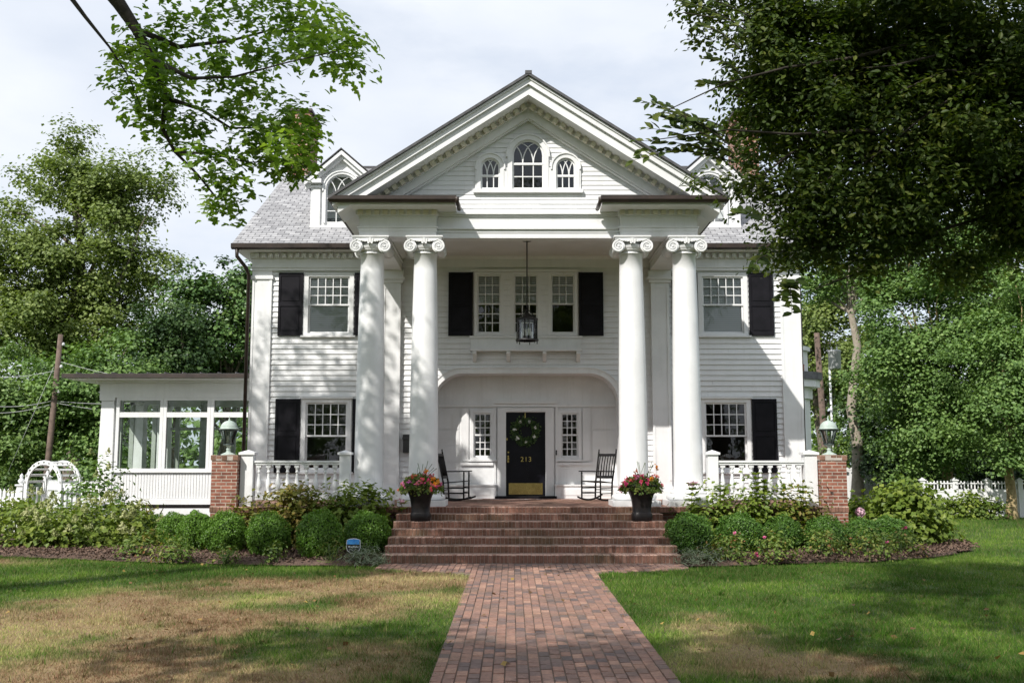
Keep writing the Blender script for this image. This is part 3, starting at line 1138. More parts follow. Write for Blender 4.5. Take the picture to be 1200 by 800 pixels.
# arched recess: soffit, back wall, panelling
m = MB()
a0 = arch_line(0.0)
a1 = arch_line(0.12)
m.ring(a1, a0, WY - 0.055, WY - 0.001)
a2 = arch_line(0.145)
m.ring(a2, a1, WY - 0.075, WY - 0.001)
m.build('arch_moulding', 'trim_paint', house)
m = MB()
ai = arch_line(0.0, 14)
ao = arch_line(0.04, 14)
m.ring(ao, ai, WY + 0.131, RY + 0.02)
m.build('arch_soffit', 'white_paint', house)
m = MB()
DX0, DX1, DZ0, DZ1 = -0.49, 0.49, PZ + 0.06, 2.99
SL = [(-1.36, -0.79, 1.83, 3.02), (0.82, 1.37, 1.83, 3.02)]
panel(m, -AX, AX, PZ - 0.1, AZ1 + 0.05, RY + 0.02, RY + 0.14, SL + [(DX0, DX1, PZ - 0.1, DZ1)])
# boards: wainscot, chair rail, door pilasters, head band, plinths
for s in (-1, 1):
    m.box(s * 0.49, s * 0.70, RY - 0.05, RY + 0.018, PZ, 3.10)
    m.box(s * 0.74, s * 0.785 if s < 0 else 0.815, RY - 0.03, RY + 0.018, PZ, 3.16)
    m.box(s * 0.72, s * AX, RY - 0.22, RY + 0.018, PZ, 1.17)
    m.box(s * 0.70, s * AX, RY - 0.25, RY + 0.018, 1.173, 1.21)
    m.box(s * 0.88, s * (AX - 0.1), RY - 0.232, RY - 0.221, PZ + 0.08, 1.10)
    m.box(s * 0.80, s * 1.62, RY - 0.045, RY + 0.018, 1.68, 1.75)
    m.box(s * 1.42, s * 1.60, RY - 0.02, RY + 0.018, 1.78, 3.10)
    for zz in (2.15, 2.55, 2.95):
        m.box(s * 1.66, s * AX, RY + 0.006, RY + 0.018, zz - 0.38, zz - 0.012)
m.box(-AX, AX, RY - 0.04, RY + 0.018, 3.12, 3.2)
m.box(-0.78, 0.78, RY - 0.08, RY + 0.018, 3.203, 3.27)
m.box(-0.49, 0.49, RY - 0.05, RY + 0.018, 3.0, 3.10)
m.build('recess_panelling', 'white_paint', house)


# ------------------------------------------------------------------ windows
def window(x0, x1, z0, z1, y, up, lo, blind=None, casing=0.085, meet=0.5, sill=True, parent=house, paint='trim_paint', glass='window_glass', label=None, head=False):
    m = MB()
    yf, yb = y - 0.045, y + 0.09
    m.box(x0 - 0.02, x0 + casing, yf, yb, z0, z1)
    m.box(x1 - casing, x1 + 0.02, yf, yb, z0, z1)
    m.box(x0 - 0.02, x1 + 0.02, yf - 0.003, yb, z1 - casing * 0.8, z1 + 0.02)
    m.box(x0 - 0.02, x1 + 0.02, yf - 0.003, yb, z0 - 0.01, z0 + 0.05)
    if sill:
        m.box(x0 - 0.08, x1 + 0.08, yf - 0.05, y - 0.002, z0 - 0.055, z0 - 0.012)
    if head:
        m.box(x0 - 0.06, x1 + 0.06, yf - 0.05, y - 0.002, z1 + 0.023, z1 + 0.07)
    w = m.build('window', paint, parent, label)
    gx0, gx1, gz0, gz1 = x0 + casing, x1 - casing, z0 + 0.05, z1 - casing * 0.8
    zm = gz0 + (gz1 - gz0) * meet
    st = 0.04
    s = MB()
    g = MB()
    for (a, b, ya, grid) in ((zm - 0.018, gz1, y + 0.0, up), (gz0, zm + 0.022, y + 0.034, lo)):
        s.box(gx0, gx0 + st, ya, ya + 0.03, a, b)
        s.box(gx1 - st, gx1, ya, ya + 0.03, a, b)
        s.box(gx0 + st, gx1 - st, ya, ya + 0.03, a, a + st)
        s.box(gx0 + st, gx1 - st, ya, ya + 0.03, b - st, b)
        c, r = grid
        for i in range(1, c):
            xx = gx0 + st + (gx1 - gx0 - 2 * st) * i / c
            s.box(xx - 0.011, xx + 0.011, ya + 0.004, ya + 0.026, a + st, b - st)
        for i in range(1, r):
            zz = a + st + (b - a - 2 * st) * i / r
            s.box(gx0 + st, gx1 - st, ya + 0.0055, ya + 0.0245, zz - 0.011, zz + 0.011)
        g.add([(gx0 + st, ya + 0.015, a + st), (gx1 - st, ya + 0.015, a + st), (gx1 - st, ya + 0.015, b - st), (gx0 + st, ya + 0.015, b - st)], [(0, 1, 2, 3)])
    s.build('sash', paint, w)
    g.build('glass', glass, w)
    if blind:
        d = MB()
        zb0, zb1 = gz0 + (gz1 - gz0) * blind[0], gz0 + (gz1 - gz0) * blind[1]
        d.box(gx0 - 0.0, gx1 + 0.0, y + 0.072, y + 0.084, zb0, zb1)
        d.build('blind', blind[2], w)
    return w


window(*UP[0], WY, (5, 3), (1, 1), (0.0, 1.0, 'blind_slats'), label='window with a pale lace blind drawn in its upper half')
window(*UP[1], WY, (5, 3), (1, 1), (0.0, 1.0, 'blind_slats'), label='window with a pale slatted blind drawn down')
window(*LO[0], WY, (5, 3), (1, 1), None, head=True)
window(*LO[1], WY, (5, 3), (1, 1), None, head=True)
window(*TRI[0], WY, (3, 3), (3, 3), (0.5, 1.0, 'blind_slats'), casing=0.05, sill=False, paint='trim_paint')
window(*TRI[1], WY, (3, 3), (3, 3), (0.5, 1.0, 'blind_slats'), casing=0.05, sill=False)
window(*TRI[2], WY, (3, 3), (1, 1), (0.5, 1.0, 'blind_slats'), casing=0.05, sill=False)
for q in SL:
    window(*q, RY + 0.02, (3, 3), (3, 3), None, casing=0.06, sill=True, label='narrow window beside the black door')
# casing boards that tie the triple window together, apron and flower shelf
m = MB()
for a, b in ((-0.545, -0.365), (0.365, 0.545)):
    m.box(a, b, WY - 0.03, WY - 0.001, 4.84, 6.40)
m.box(-1.36, 1.36, WY - 0.06, WY - 0.001, 6.405, 6.47)
m.box(-1.38, 1.38, WY - 0.10, WY - 0.001, 4.76, 4.815)
m.box(-1.34, 1.34, WY - 0.05, WY - 0.001, 4.45, 4.757)
m.box(-1.36, 1.36, WY - 0.26, WY - 0.051, 4.43, 4.475)
m.build('window_surround', 'trim_paint', house)
for xx in (-1.25, -0.43, 0.45, 1.27):
    m = MB()
    m.prism([(WY - 0.25, 4.427), (WY - 0.03, 4.427), (WY - 0.03, 4.17), (WY - 0.09, 4.19), (WY - 0.20, 4.33), (WY - 0.25, 4.36)], xx - 0.045, xx + 0.045, axis='x')
    m.build('shelf_bracket', 'trim_paint', house)


# ------------------------------------------------------------------ shutters
def shutter(x0, x1, z0, z1, split=0.5):
    m = MB()
    y0, y1 = WY - 0.075, WY - 0.03
    st = 0.055
    zm = z0 + (z1 - z0) * split
    m.box(x0, x0 + st, y0, y1, z0, z1)
    m.box(x1 - st, x1, y0, y1, z0, z1)
    for a, b in ((z0, z0 + 0.1), (zm - 0.05, zm + 0.05), (z1 - 0.08, z1)):
        m.box(x0 + st, x1 - st, y0, y1, a, b)
    m.box(x0 + st, x1 - st, y0 + 0.018, y1 - 0.005, z0 + 0.1, z1 - 0.08)
    for a, b in ((z0 + 0.1, zm - 0.05), (zm + 0.05, z1 - 0.08)):       # raised fields
        m.box(x0 + st + 0.035, x1 - st - 0.035, y0 + 0.006, y0 + 0.0175, a + 0.035, b - 0.035)
    m.build('shutter', 'black_paint', house)


for s in (-1, 1):
    for (a, b, c, d) in ((5.475, 6.075, 4.82, 6.38), (3.60, 4.205, 4.82, 6.38), (5.475, 6.075, 1.50, 3.28), (3.60, 4.205, 1.50, 3.28)):
        shutter(min(s * a, s * b), max(s * a, s * b), c, d, 0.5 if c > 4 else 0.52)
    shutter(min(s * 1.30, s * 1.90), max(s * 1.30, s * 1.90), 4.82, 6.39)

# ------------------------------------------------------------------ door
m = MB()
m.box(DX0, DX1, RY + 0.06, RY + 0.11, DZ0, DZ1)
for (a, b, c, d) in ((-0.40, -0.04, 1.36, 1.72), (0.04, 0.40, 1.36, 1.72), (-0.40, 0.40, 1.84, 2.9)):
    m.box(a, b, RY + 0.048, RY + 0.0595, c, d)
    m.box(a + 0.03, b - 0.03, RY + 0.042, RY + 0.0475, c + 0.03, d - 0.03)
door = m.build('front_door', 'door_paint', house)
m = MB()
m.box(-0.42, 0.42, RY + 0.040, RY + 0.0475, DZ0 + 0.03, DZ0 + 0.31)
m.build('kick_plate', 'brass', door)
m = MB()
m.lathe([(0.03, 0), (0.03, 0.012), (0.012, 0.015), (0.012, 0.05), (0.032, 0.06), (0.034, 0.08), (0.015, 0.1)], 0, 0, 12)
m.v = [(x - 0.43, RY + 0.058 - z, y + 1.84) for x, y, z in m.v]
m.box(-0.455, -0.415, RY + 0.05, RY + 0.0595, 1.75, 1.92)
m.build('door_handle', 'brass', door)
m = MB()
m.lathe([(0.022, 0), (0.022, 0.02)], 0, 0, 12)
m.v = [(p[0] - 0.43, RY + 0.058 - p[2], p[1] + 2.0) for p in m.v]
m.build('deadbolt', 'brass', door)
m = MB()
m.box(-0.485, -0.45, RY + 0.045, RY + 0.0595, 2.30, 2.35)
m.build('door_hinge', 'brass', door)
tx = bpy.data.curves.new('house_number', 'FONT')
tx.body = '213'
tx.size = 0.17
tx.align_x = 'CENTER'
tx.space_character = 1.15
tx.extrude = 0.004
tx.offset = 0.002
tx.materials.append(MATS['brass'])
to = bpy.data.objects.new('house_number', tx)
COL.objects.link(to)
bpy.context.view_layer.update()
tm = bpy.data.meshes.new_from_object(to.evaluated_get(bpy.context.evaluated_depsgraph_get()))
bpy.data.objects.remove(to, do_unlink=True)
to = bpy.data.objects.new('house_number', tm)
COL.objects.link(to)
to.parent = door
to.location = (0.01, RY + 0.037 - WY, 1.77)
to.rotation_euler = (PI / 2, 0, 0)
m = MB()
m.box(-0.76, 0.76, RY - 0.26, RY + 0.11, PZ + 0.002, PZ + 0.06)
m.build('door_threshold', 'black_paint', house)
m = MB()
m.box(0.745, 0.775, RY - 0.065, RY - 0.031, 1.93, 2.05)
m.build('doorbell', 'black_iron', house)

# ------------------------------------------------------------------ corner boards, pilasters, frieze, cornice
for s in (-1, 1):
    m = MB()
    x0, x1 = s * (HW - 0.46), s * (HW + 0.03)
    m.box(x0, x1, WY - 0.06, WY + 0.2, PZ - 0.4, 6.43)
    for a, b in ((s * (HW - 0.46), s * (HW - 0.40)), (s * (HW - 0.03), s * (HW + 0.028))):
        m.box(a, b, WY - 0.075, WY - 0.061, 1.3, 6.2)
    m.box(x0 - s * 0.03, x1 + s * 0.03, WY - 0.10, WY + 0.2, 6.22, 6.30)
    m.box(x0 - s * 0.04, x1 + s * 0.04, WY - 0.11, WY + 0.2, PZ - 0.4, 1.25)
    m.box(x0 - s * 0.02, x1 + s * 0.02, WY - 0.09, WY + 0.2, 1.253, 1.32)
    m.build('corner_board', 'trim_paint', house)
    m = MB()
    p0, p1 = s * 3.06, s * 3.50
    m.box(p0, p1, WY - 0.14, WY - 0.001, PZ, 6.42)
    for a, b in ((s * 3.06, s * 3.12), (s * 3.44, s * 3.50)):
        m.box(a, b, WY - 0.155, WY - 0.141, 1.32, 6.05)
    m.box(s * 3.121, s * 3.439, WY - 0.155, WY - 0.141, 5.98, 6.05)
    for (e, a, b) in ((0.05, 6.12, 6.19), (0.09, 6.193, 6.25), (0.06, 6.253, 6.417), (0.07, PZ, 1.06), (0.05, 1.063, 1.12), (0.025, 1.123, 1.18)):
        m.box(p0 - s * e, p1 + s * e, WY - 0.14 - e, WY - 0.002, a, b)
    m.build('pilaster', 'trim_paint', house)

m = MB()
for s in (-1, 1):
    m.box(s * 3.54, s * (HW + 0.035), WY - 0.09, WY - 0.001, 6.43, 6.72)
    m.box(s * 3.54, s * (HW + 0.06), WY - 0.115, WY - 0.001, 6.50, 6.535)
    m.box(s * 3.54, s * (HW + 0.08), WY - 0.14, WY - 0.001, 6.722, 6.86)
    m.box(s * 3.54, s * 7.06, WY - 0.5, WY - 0.001, 6.862, 6.93)           # soffit and corona
    m.box(s * (HW + 0.03), s * 7.06, WY - 0.001, 36.9, 6.862, 6.93)
m.box(-3.04, 3.04, WY - 0.07, WY - 0.001, 6.52, 6.72)
m.prism([(WY - 0.14, 6.80), (WY - 0.001, 6.80), (WY - 0.001, 6.722), (WY - 0.08, 6.722)], -3.04, 3.04, axis='x')
m.build('frieze', 'trim_paint', house)


def dentils(name, spots, parent=house, paint='cream_paint'):
    m = MB()
    for c, a, b, d in spots:
        m.obox(c, a, b, d)
    return m.build(name, paint, parent)


sp = []
for s in (-1, 1):
    x = 3.62
    while x < HW + 0.05:
        sp.append(((s * x, WY - 0.185, 6.79), (0.045, 0, 0), (0, 0.044, 0), (0, 0, 0.05)))
        x += 0.165
dentils('dentil_course', sp, paint='trim_paint')

# gutters of the main eaves
for s in (-1, 1):
    m = MB()
    m.prism([(WY - 0.63, 7.0), (WY - 0.62, 6.90), (WY - 0.56, 6.87), (WY - 0.501, 6.87), (WY - 0.501, 7.0)], s * 4.03, s * 7.13, axis='x')
    m.build('gutter', 'bronze_gutter', house)
m = MB()
m.tube([(-7.0, WY - 0.55, 6.88), (-7.0, WY - 0.52, 6.70), (-6.82, WY - 0.30, 6.45), (-6.80, WY - 0.12, 6.3), (-6.80, WY - 0.12, 0.4)], 0.045, 10)
m.build('downspout', 'bronze_gutter', house)
m = MB()
m.tube([(6.80, WY + 0.25, 6.8), (6.80, WY + 0.25, 0.4)], 0.045, 10)
m.build('downspout', 'bronze_gutter', house)

# ------------------------------------------------------------------ main roof
SL_M = 0.595
m = MB()
for (ya, za, yb, zb) in ((WY - 0.58, 7.0, 30.6, 10.72), (36.85, 7.0, 30.6, 10.72)):
    m.add([(-7.12, ya, za), (7.12, ya, za), (7.12, yb, zb), (-7.12, yb, zb), (-7.12, ya, za - 0.07), (7.12, ya, za - 0.07), (7.12, yb, zb - 0.07), (-7.12, yb, zb - 0.07)],
          [(0, 1, 2, 3), (7, 6, 5, 4), (0, 4, 5, 1), (1, 5, 6, 2), (2, 6, 7, 3), (3, 7, 4, 0)])
roof = m.build('roof', 'roof_shingle', house)
m = MB()
m.box(-7.14, 7.14, 30.52, 30.68, 10.69, 10.76)
m.build('ridge_cap', 'roof_edge', roof)
for s in (-1, 1):
    m = MB()
    x0, x1 = s * 6.46, s * 7.08
    m.box(x0, x1, 29.9, 31.3, 0.3, 12.0)
    m.box(x0 - s * 0.06, x1 + s * 0.06, 29.84, 31.36, 12.002, 12.12)
    m.box(x0 - s * 0.02, x1 + s * 0.02, 29.88, 31.32, 12.122, 12.26)
    ch = m.build('chimney', 'chimney_brick', house)
    m = MB()
    m.box(x0 - s * 0.1, x1 + s * 0.1, 29.8, 31.4, 12.262, 12.33)
    m.build('chimney_cap', 'bronze_gutter', ch)


# ------------------------------------------------------------------ arched sash windows (dormers and pediment)
def arch_outline(cx, hw, z0, zs, zt, n=12):
    """outline of an arched opening: jambs to zs, crown at zt"""
    pts = [(cx - hw, z0)]
    for k in range(n + 1):
        a = PI - PI * k / n
        pts.append((cx + hw * math.cos(a), zs + (zt - zs) * math.sin(a)))
    pts.append((cx + hw, z0))
    return pts


def arched_window(parent, cx, hw, z0, zm, zs, zt, y, cols=3, rows_lo=2, casing=0.10, rect_casing=False, part='window'):
    o = arch_outline(cx, hw + casing, z0, zs, zt + casing)
    i = arch_outline(cx, hw, z0, zs, zt)
    m = MB()
    m.ring(o, i, y - 0.06, y + 0.06)
    o2 = arch_outline(cx, hw + casing + 0.03, zs - 0.05, zs, zt + casing + 0.03)
    m.ring(o2, arch_outline(cx, hw + casing, zs - 0.05, zs, zt + casing), y - 0.085, y - 0.02)
    w = m.build(part, 'trim_paint', parent)
    s = MB()
    st = 0.035
    inn = arch_outline(cx, hw - st, z0 + st, zs, zt - st)
    s.ring(arch_outline(cx, hw, z0 + st, zs, zt), inn, y - 0.01, y + 0.03)
    s.box(cx - hw, cx + hw, y - 0.012, y + 0.032, z0, z0 + st)
    s.box(cx - hw, cx + hw, y - 0.018, y + 0.034, zm - 0.024, zm + 0.024)
    b = 0.011
    for k in range(1, cols):
        xx = cx - hw + 2 * hw * k / cols
        s.box(xx - b, xx + b, y - 0.004, y + 0.022, z0 + st, zm - 0.024)
    for k in range(1, rows_lo):
        zz = z0 + (zm - z0) * k / rows_lo
        s.box(cx - hw, cx + hw, y - 0.0025, y + 0.0205, zz - b, zz + b)
    # interlaced gothic bars: arcs springing from each bar, radius = full width
    for k in range(cols):
        xa = cx - hw + 2 * hw * k / cols
        for sg in (1, -1):
            x0 = xa if sg > 0 else 2 * cx - xa
            pts = []
            for q in range(13):
                t = q / 12 * 0.92
                rr = 2 * hw * 0.72
                px_ = x0 + sg * rr * (1 - math.cos(t * PI / 2))
                pz_ = zm + (zs - zm) * 0.55 * min(1, t * 2) + (zt - zm) * 0.92 * math.sin(t * PI / 2) * (1 - 0.25 * t)
                u = (px_ - cx) / hw
                if abs(u) >= 1:
                    break
                lim = zs + (zt - zs) * math.sqrt(1 - u * u)
                if pz_ > lim:
                    break
                pts.append((px_, pz_))
            if len(pts) > 2 and not (k == 0):
                L_ = [(p[0] - b, p[1]) for p in pts]
                R_ = [(p[0] + b, p[1]) for p in pts]
                s.ring(L_, R_, y - 0.003 - 0.001 * sg, y + 0.02)
            elif len(pts) > 2 and sg > 0:
                pass
    s.build('sash', 'trim_paint', w)
    g = MB()
    pts = arch_outline(cx, hw - 0.01, z0 + 0.02, zs, zt - 0.01)
    g.add([(p[0], y + 0.012, p[1]) for p in pts], [tuple(range(len(pts)))])
    g.build('glass', 'window_glass', w)
    return w


def dormer(cx):
    m = MB()
    yf = 25.5
    hw = 0.76
    zb, ze, zp = 7.62, 8.86, 9.66
    op = (cx - 0.42, cx + 0.42, 7.80, 9.0)
    panel(m, cx - hw, cx + hw, zb, ze, yf, yf + 0.1, [op])
    m.prism([(cx - hw, ze), (cx - 0.42, ze), (cx - 0.42, 9.0), (cx + 0.42, 9.0), (cx + 0.42, ze), (cx + hw, ze), (cx, zp - 0.12)], yf + 0.001, yf + 0.1)
    for s in (-1, 1):
        a, b = cx + s * hw, cx + s * (hw - 0.1)
        m.prism([(yf + 0.1, zb), (yf + 0.1, ze), (27.5, ze)], min(a, b), max(a, b), axis='x')
        m.box(cx + s * (hw + 0.02), cx + s * (hw - 0.22), yf - 0.06, yf - 0.001, zb, ze - 0.07)
        m.box(cx + s * (hw + 0.06), cx + s * (hw - 0.26), yf - 0.10, yf - 0.001, ze - 0.17, ze - 0.12)
        # cornice return and raking cornice
        m.box(cx + s * (hw + 0.16), cx + s * (hw - 0.26), yf - 0.2, yf + 0.1, ze - 0.07, ze + 0.03)
        sl = (zp - ze) / (hw + 0.16)
        for (a_, b_, y0) in ((0.03, 0.14, yf - 0.22), (0.14, 0.24, yf - 0.12)):
            poly = [(cx, zp - a_), (cx + s * (hw + 0.16), zp - sl * (hw + 0.16) - a_), (cx + s * (hw + 0.16), zp - sl * (hw + 0.16) - b_), (cx, zp - b_)]
            m.prism(poly if s > 0 else poly[::-1], y0, yf + 0.05)
    m.box(cx - hw - 0.03, cx + hw + 0.03, yf - 0.08, yf - 0.001, zb, zb + 0.09)
    d = m.build('dormer', 'trim_paint', house)
    r = MB()
    sl = (zp - ze) / (hw + 0.16)
    for s in (-1, 1):
        ex = hw + 0.2
        vs = []
        for dz in (0.028, 0.0):
            vs += [(cx, yf - 0.25, zp + dz), (cx + s * ex, yf - 0.25, zp - sl * ex + dz), (cx + s * ex, 27.7, zp - sl * ex + dz), (cx, 29.4, zp + dz)]
        r.add(vs, [(0, 1, 2, 3), (7, 6, 5, 4), (0, 4, 5, 1), (1, 5, 6, 2), (2, 6, 7, 3), (3, 7, 4, 0)])
    r.build('roof', 'roof_edge', d)
    bk = MB()
    bk.box(cx - 0.6, cx + 0.6, yf + 0.6, yf + 0.65, 7.7, 9.1)
    bk.build('curtain', 'blind_fabric', d)
    arched_window(d, cx, 0.40, 7.78, 8.42, 8.66, 9.05, yf, casing=0.06)


dormer(-4.68)
dormer(4.68)

# ------------------------------------------------------------------ portico
AYc = 21.2                     # column axis
CX = (-3.28, -2.16, 2.16, 3.28)
ZC = 6.42                      # underside of the entablature
ZA, SLP = 9.665, 0.642          # apex and slope of the pediment


def column(x):
    m = MB()
    prof = []
    z0, z1 = PZ + 0.335, 6.06
    for k in range(15):
        t = k / 14
        r = 0.300 - 0.062 * (t ** 1.7)
        prof.append((r, z0 + (z1 - z0) * t))
    prof = [(0.335, PZ + 0.29), (0.335, PZ + 0.305), (0.306, PZ + 0.33)] + prof + [(0.262, 6.065), (0.262, 6.085), (0.25, 6.09), (0.25, 6.12)]
    m.lathe(prof, x, AYc, 36)
    c = m.build('column', 'trim_paint', house)
    b = MB()
    b.box(x - 0.48, x + 0.48, AYc - 0.48, AYc + 0.48, PZ + 0.002, PZ + 0.115)
    tor = [(0.40, PZ + 0.116)]
    for k in range(9):
        a = -PI / 2 + PI * k / 8
        tor.append((0.405 + 0.055 * math.cos(a), PZ + 0.175 + 0.055 * math.sin(a)))
    tor += [(0.375, PZ + 0.235), (0.36, PZ + 0.25)]
    for k in range(7):
        a = -PI / 2 + PI * k / 6
        tor.append((0.352 + 0.028 * math.cos(a), PZ + 0.268 + 0.024 * math.sin(a)))
    b.lathe(tor, x, AYc, 36)
    b.build('column_base', 'trim_paint', c)
    k_ = MB()
    # abacus, echinus, four volutes joined front to back by bolsters
    k_.box(x - 0.36, x + 0.36, AYc - 0.36, AYc + 0.36, 6.352, 6.385)
    k_.box(x - 0.385, x + 0.385, AYc - 0.385, AYc + 0.385, 6.387, 6.418)
    ech = [(0.25, 6.121), (0.30, 6.16), (0.33, 6.21), (0.33, 6.25), (0.29, 6.29)]
    k_.lathe(ech, x, AYc, 28)
    for s in (-1, 1):
        cx, cz = x + s * 0.292, 6.198
        # the scroll as a spiral band, front and back
        for (yy, dy) in ((AYc - 0.36, 1), (AYc + 0.36, -1)):
            L1, L2 = [], []
            for q in range(40):
                th = q / 39 * 2.25 * 2 * PI
                rr = 0.142 * (1 - q / 39 * 0.80)
                ang = PI / 2 - s * th * 1.0
                w = 0.036 * (1 - q / 39 * 0.6)
                L1.append((cx + rr * math.cos(ang), cz + rr * math.sin(ang)))
                L2.append((cx + (rr - w) * math.cos(ang), cz + (rr - w) * math.sin(ang)))
            k_.ring(L1, L2, yy - dy * 0.02, yy + dy * 0.05)
            disc = [(cx + 0.132 * math.cos(2 * PI * q / 24), cz + 0.132 * math.sin(2 * PI * q / 24)) for q in range(24)]
            k_.prism(disc, yy + dy * 0.006, yy + dy * 0.06)
            eye = [(cx + 0.022 * math.cos(2 * PI * q / 10), cz + 0.022 * math.sin(2 * PI * q / 10)) for q in range(10)]
            k_.prism(eye, yy - dy * 0.028, yy + dy * 0.02)
        # bolster, waisted in the middle
        vs, fs = [], []
        sg = 16
        for q in range(9):
            t = q / 8 * 2 - 1
            rr = 0.075 + 0.045 * t * t
            for a in range(sg):
                an = 2 * PI * a / sg
                vs.append((cx + rr * math.cos(an), AYc + t * 0.30, cz + rr * math.sin(an)))
        for q in range(8):
            for a in range(sg):
                a2 = (a + 1) % sg
                fs.append((q * sg + a, q * sg + a2, (q + 1) * sg + a2, (q + 1) * sg + a))
        k_.add(vs, fs, True)
    for (yy, dy) in ((AYc - 0.36, 1), (AYc + 0.36, -1)):        # the band between the scrolls and its little palmette
        k_.prism([(x - 0.285, 6.335), (x - 0.2, 6.30), (x, 6.285), (x + 0.2, 6.30), (x + 0.285, 6.335), (x + 0.30, 6.352), (x - 0.30, 6.352)], yy - dy * 0.012, yy + dy * 0.06)
        for q in (-1, 0, 1):
            k_.obox((x + q * 0.045, yy - dy * 0.006, 6.30 + 0.02 * (q == 0)), (0.016, 0, 0.0), (0, 0.025, 0), (q * 0.012, 0, 0.055))
        for s in (-1, 1):
            for q in range(3):
                k_.obox((x + s * (0.09 + 0.045 * q), yy - dy * 0.0, 6.30 + 0.008 * q), (0.03, 0, s * -0.008), (0, 0.022, 0), (0, 0, 0.009))
    k_.lathe([(0.252, 6.121), (0.29, 6.14), (0.30, 6.165), (0.252, 6.18)], x, AYc, 28)
    k_.build('capital', 'trim_paint', c)


for x in CX:
    column(x)

# entablature: blocks over each pair, beams back to the wall, recessed centre
m = MB()
for s in (-1, 1):
    x0, x1 = s * 1.92, s * 3.53
    m.box(x0, x1, AYc - 0.25, AYc + 0.25, ZC, 6.53)
    m.box(x0 - s * 0.012, x1 + s * 0.012, AYc - 0.262, AYc + 0.25, 6.532, 6.60)
    m.box(x0 - s * 0.035, x1 + s * 0.035, AYc - 0.285, AYc + 0.25, 6.602, 6.635)
    m.box(x0, x1, AYc - 0.25, AYc + 0.25, 6.637, 6.95)
    m.box(x0 - s * 0.02, x1 + s * 0.02, AYc - 0.272, AYc + 0.25, 6.835, 6.86)
    # side beam
    b0, b1 = s * 3.04, s * 3.53
    m.box(b0, b1, AYc + 0.252, WY - 0.15, ZC, 6.60)
    m.box(b0 - s * 0.03, b1 + s * 0.03, AYc + 0.252, WY - 0.15, 6.602, 6.635)
    m.box(b0, b1, AYc + 0.252, WY - 0.15, 6.637, 6.95)
    m.prism([(s * 3.03, 6.78), (s * 3.03, 6.70), (s * 2.93, 6.78)] if s > 0 else [(s * 2.93, 6.78), (s * 3.03, 6.70), (s * 3.03, 6.78)], AYc + 0.3, WY - 0.16)
m.box(-1.918, 1.918, AYc - 0.09, AYc + 0.2, ZC + 0.003, 6.53)
m.box(-1.918, 1.918, AYc - 0.105, AYc + 0.2, 6.532, 6.60)
m.box(-1.918, 1.918, AYc - 0.15, AYc + 0.2, 6.602, 6.64)
m.box(-1.918, 1.918, AYc - 0.09, AYc + 0.2, 6.642, 6.875)
m.box(-1.918, 1.918, AYc - 0.13, AYc + 0.2, 6.877, 6.915)
m.box(-1.918, 1.918, AYc - 0.17, AYc + 0.2, 6.917, 6.96)
m.build('entablature', 'trim_paint', house)
m = MB()
m.box(-3.03, 3.03, AYc + 0.255, WY - 0.16, 6.782, 6.83)
m.build('porch_ceiling', 'ceiling_paint', house)

# cornice returns with their dentils, side eaves, gutters
EX = 4.0
for s in (-1, 1):
    m = MB()
    m.box(s * 1.5, s * (EX - 0.02), 20.42, AYc + 0.1, 6.962, 7.03)
    m.box(s * 1.5, s * (EX - 0.02), 20.40, 20.80, 7.032, 7.10)
    m.box(s * 3.55, s * (EX - 0.02), AYc + 0.102, 24.75, 6.962, 7.03)
    m.box(s * 1.88, s * 3.58, 20.86, 20.949, 6.862, 6.96)
    m.build('cornice_return', 'trim_paint', house)
sp = []
for s in (-1, 1):
    x = 1.96
    while x < 3.56:
        sp.append(((s * x, 20.835, 6.91), (0.05, 0, 0), (0, 0.024, 0), (0, 0, 0.046)))
        x += 0.17
dentils('dentil_course', sp)
for s in (-1, 1):
    m = MB()
    # front run with a boxed end, then the side run back to the main roof
    m.prism([(20.28, 7.125), (20.285, 7.05), (20.33, 7.0), (20.398, 7.0), (20.398, 7.125)], s * 1.47, s * 4.06, axis='x')
    m.prism([(s * 4.10, 7.12), (s * 4.095, 7.05), (s * 4.05, 7.0), (s * 3.985, 7.0), (s * 3.985, 7.12)], 20.40, 24.5)
    m.tube([(s * 1.46, 20.31, 7.1), (s * 1.46, 20.33, 7.02), (s * 1.44, 20.50, 6.98), (s * 1.44, 20.9, 6.99)], 0.045, 8)
    m.build('gutter', 'bronze_gutter', house)
    m = MB()
    vs = [(s * 1.47, 20.32, 7.128), (s * 4.06, 20.32, 7.128), (s * 4.06, 21.06, 7.20), (s * 1.47, 21.06, 7.20)]
    m.add(vs + [(a, b, c - 0.02) for a, b, c in vs], [(0, 1, 2, 3), (7, 6, 5, 4), (0, 4, 5, 1), (1, 5, 6, 2), (2, 6, 7, 3), (3, 7, 4, 0)])
    m.build('return_flashing', 'porch_roof', house)


# tympanum with its arched windows
def rz(x):
    return ZA - SLP * abs(x)


TW = [(0.0, 0.335, 7.49, 8.04, 8.23, 8.56), (-0.80, 0.205, 7.49, 7.78, 7.96, 8.165), (0.80, 0.205, 7.49, 7.78, 7.96, 8.165)]   # cx, hw, z0, zm, zs, zt


def tym_spans(z0, z1):
    h = (ZA - 0.60 - z0) / SLP
    if h <= 0:
        return []
    bl = []
    for cx, hw, a, zm, zs, zt in TW:
        if z1 > a and z0 < zt:
            w = hw + 0.06
            if z0 > zs:
                w = hw * math.sqrt(max(0, 1 - ((z0 - zs) / (zt - zs)) ** 2)) + 0.02
            bl.append((cx - w, cx + w))
    return minus(-h, h, bl)


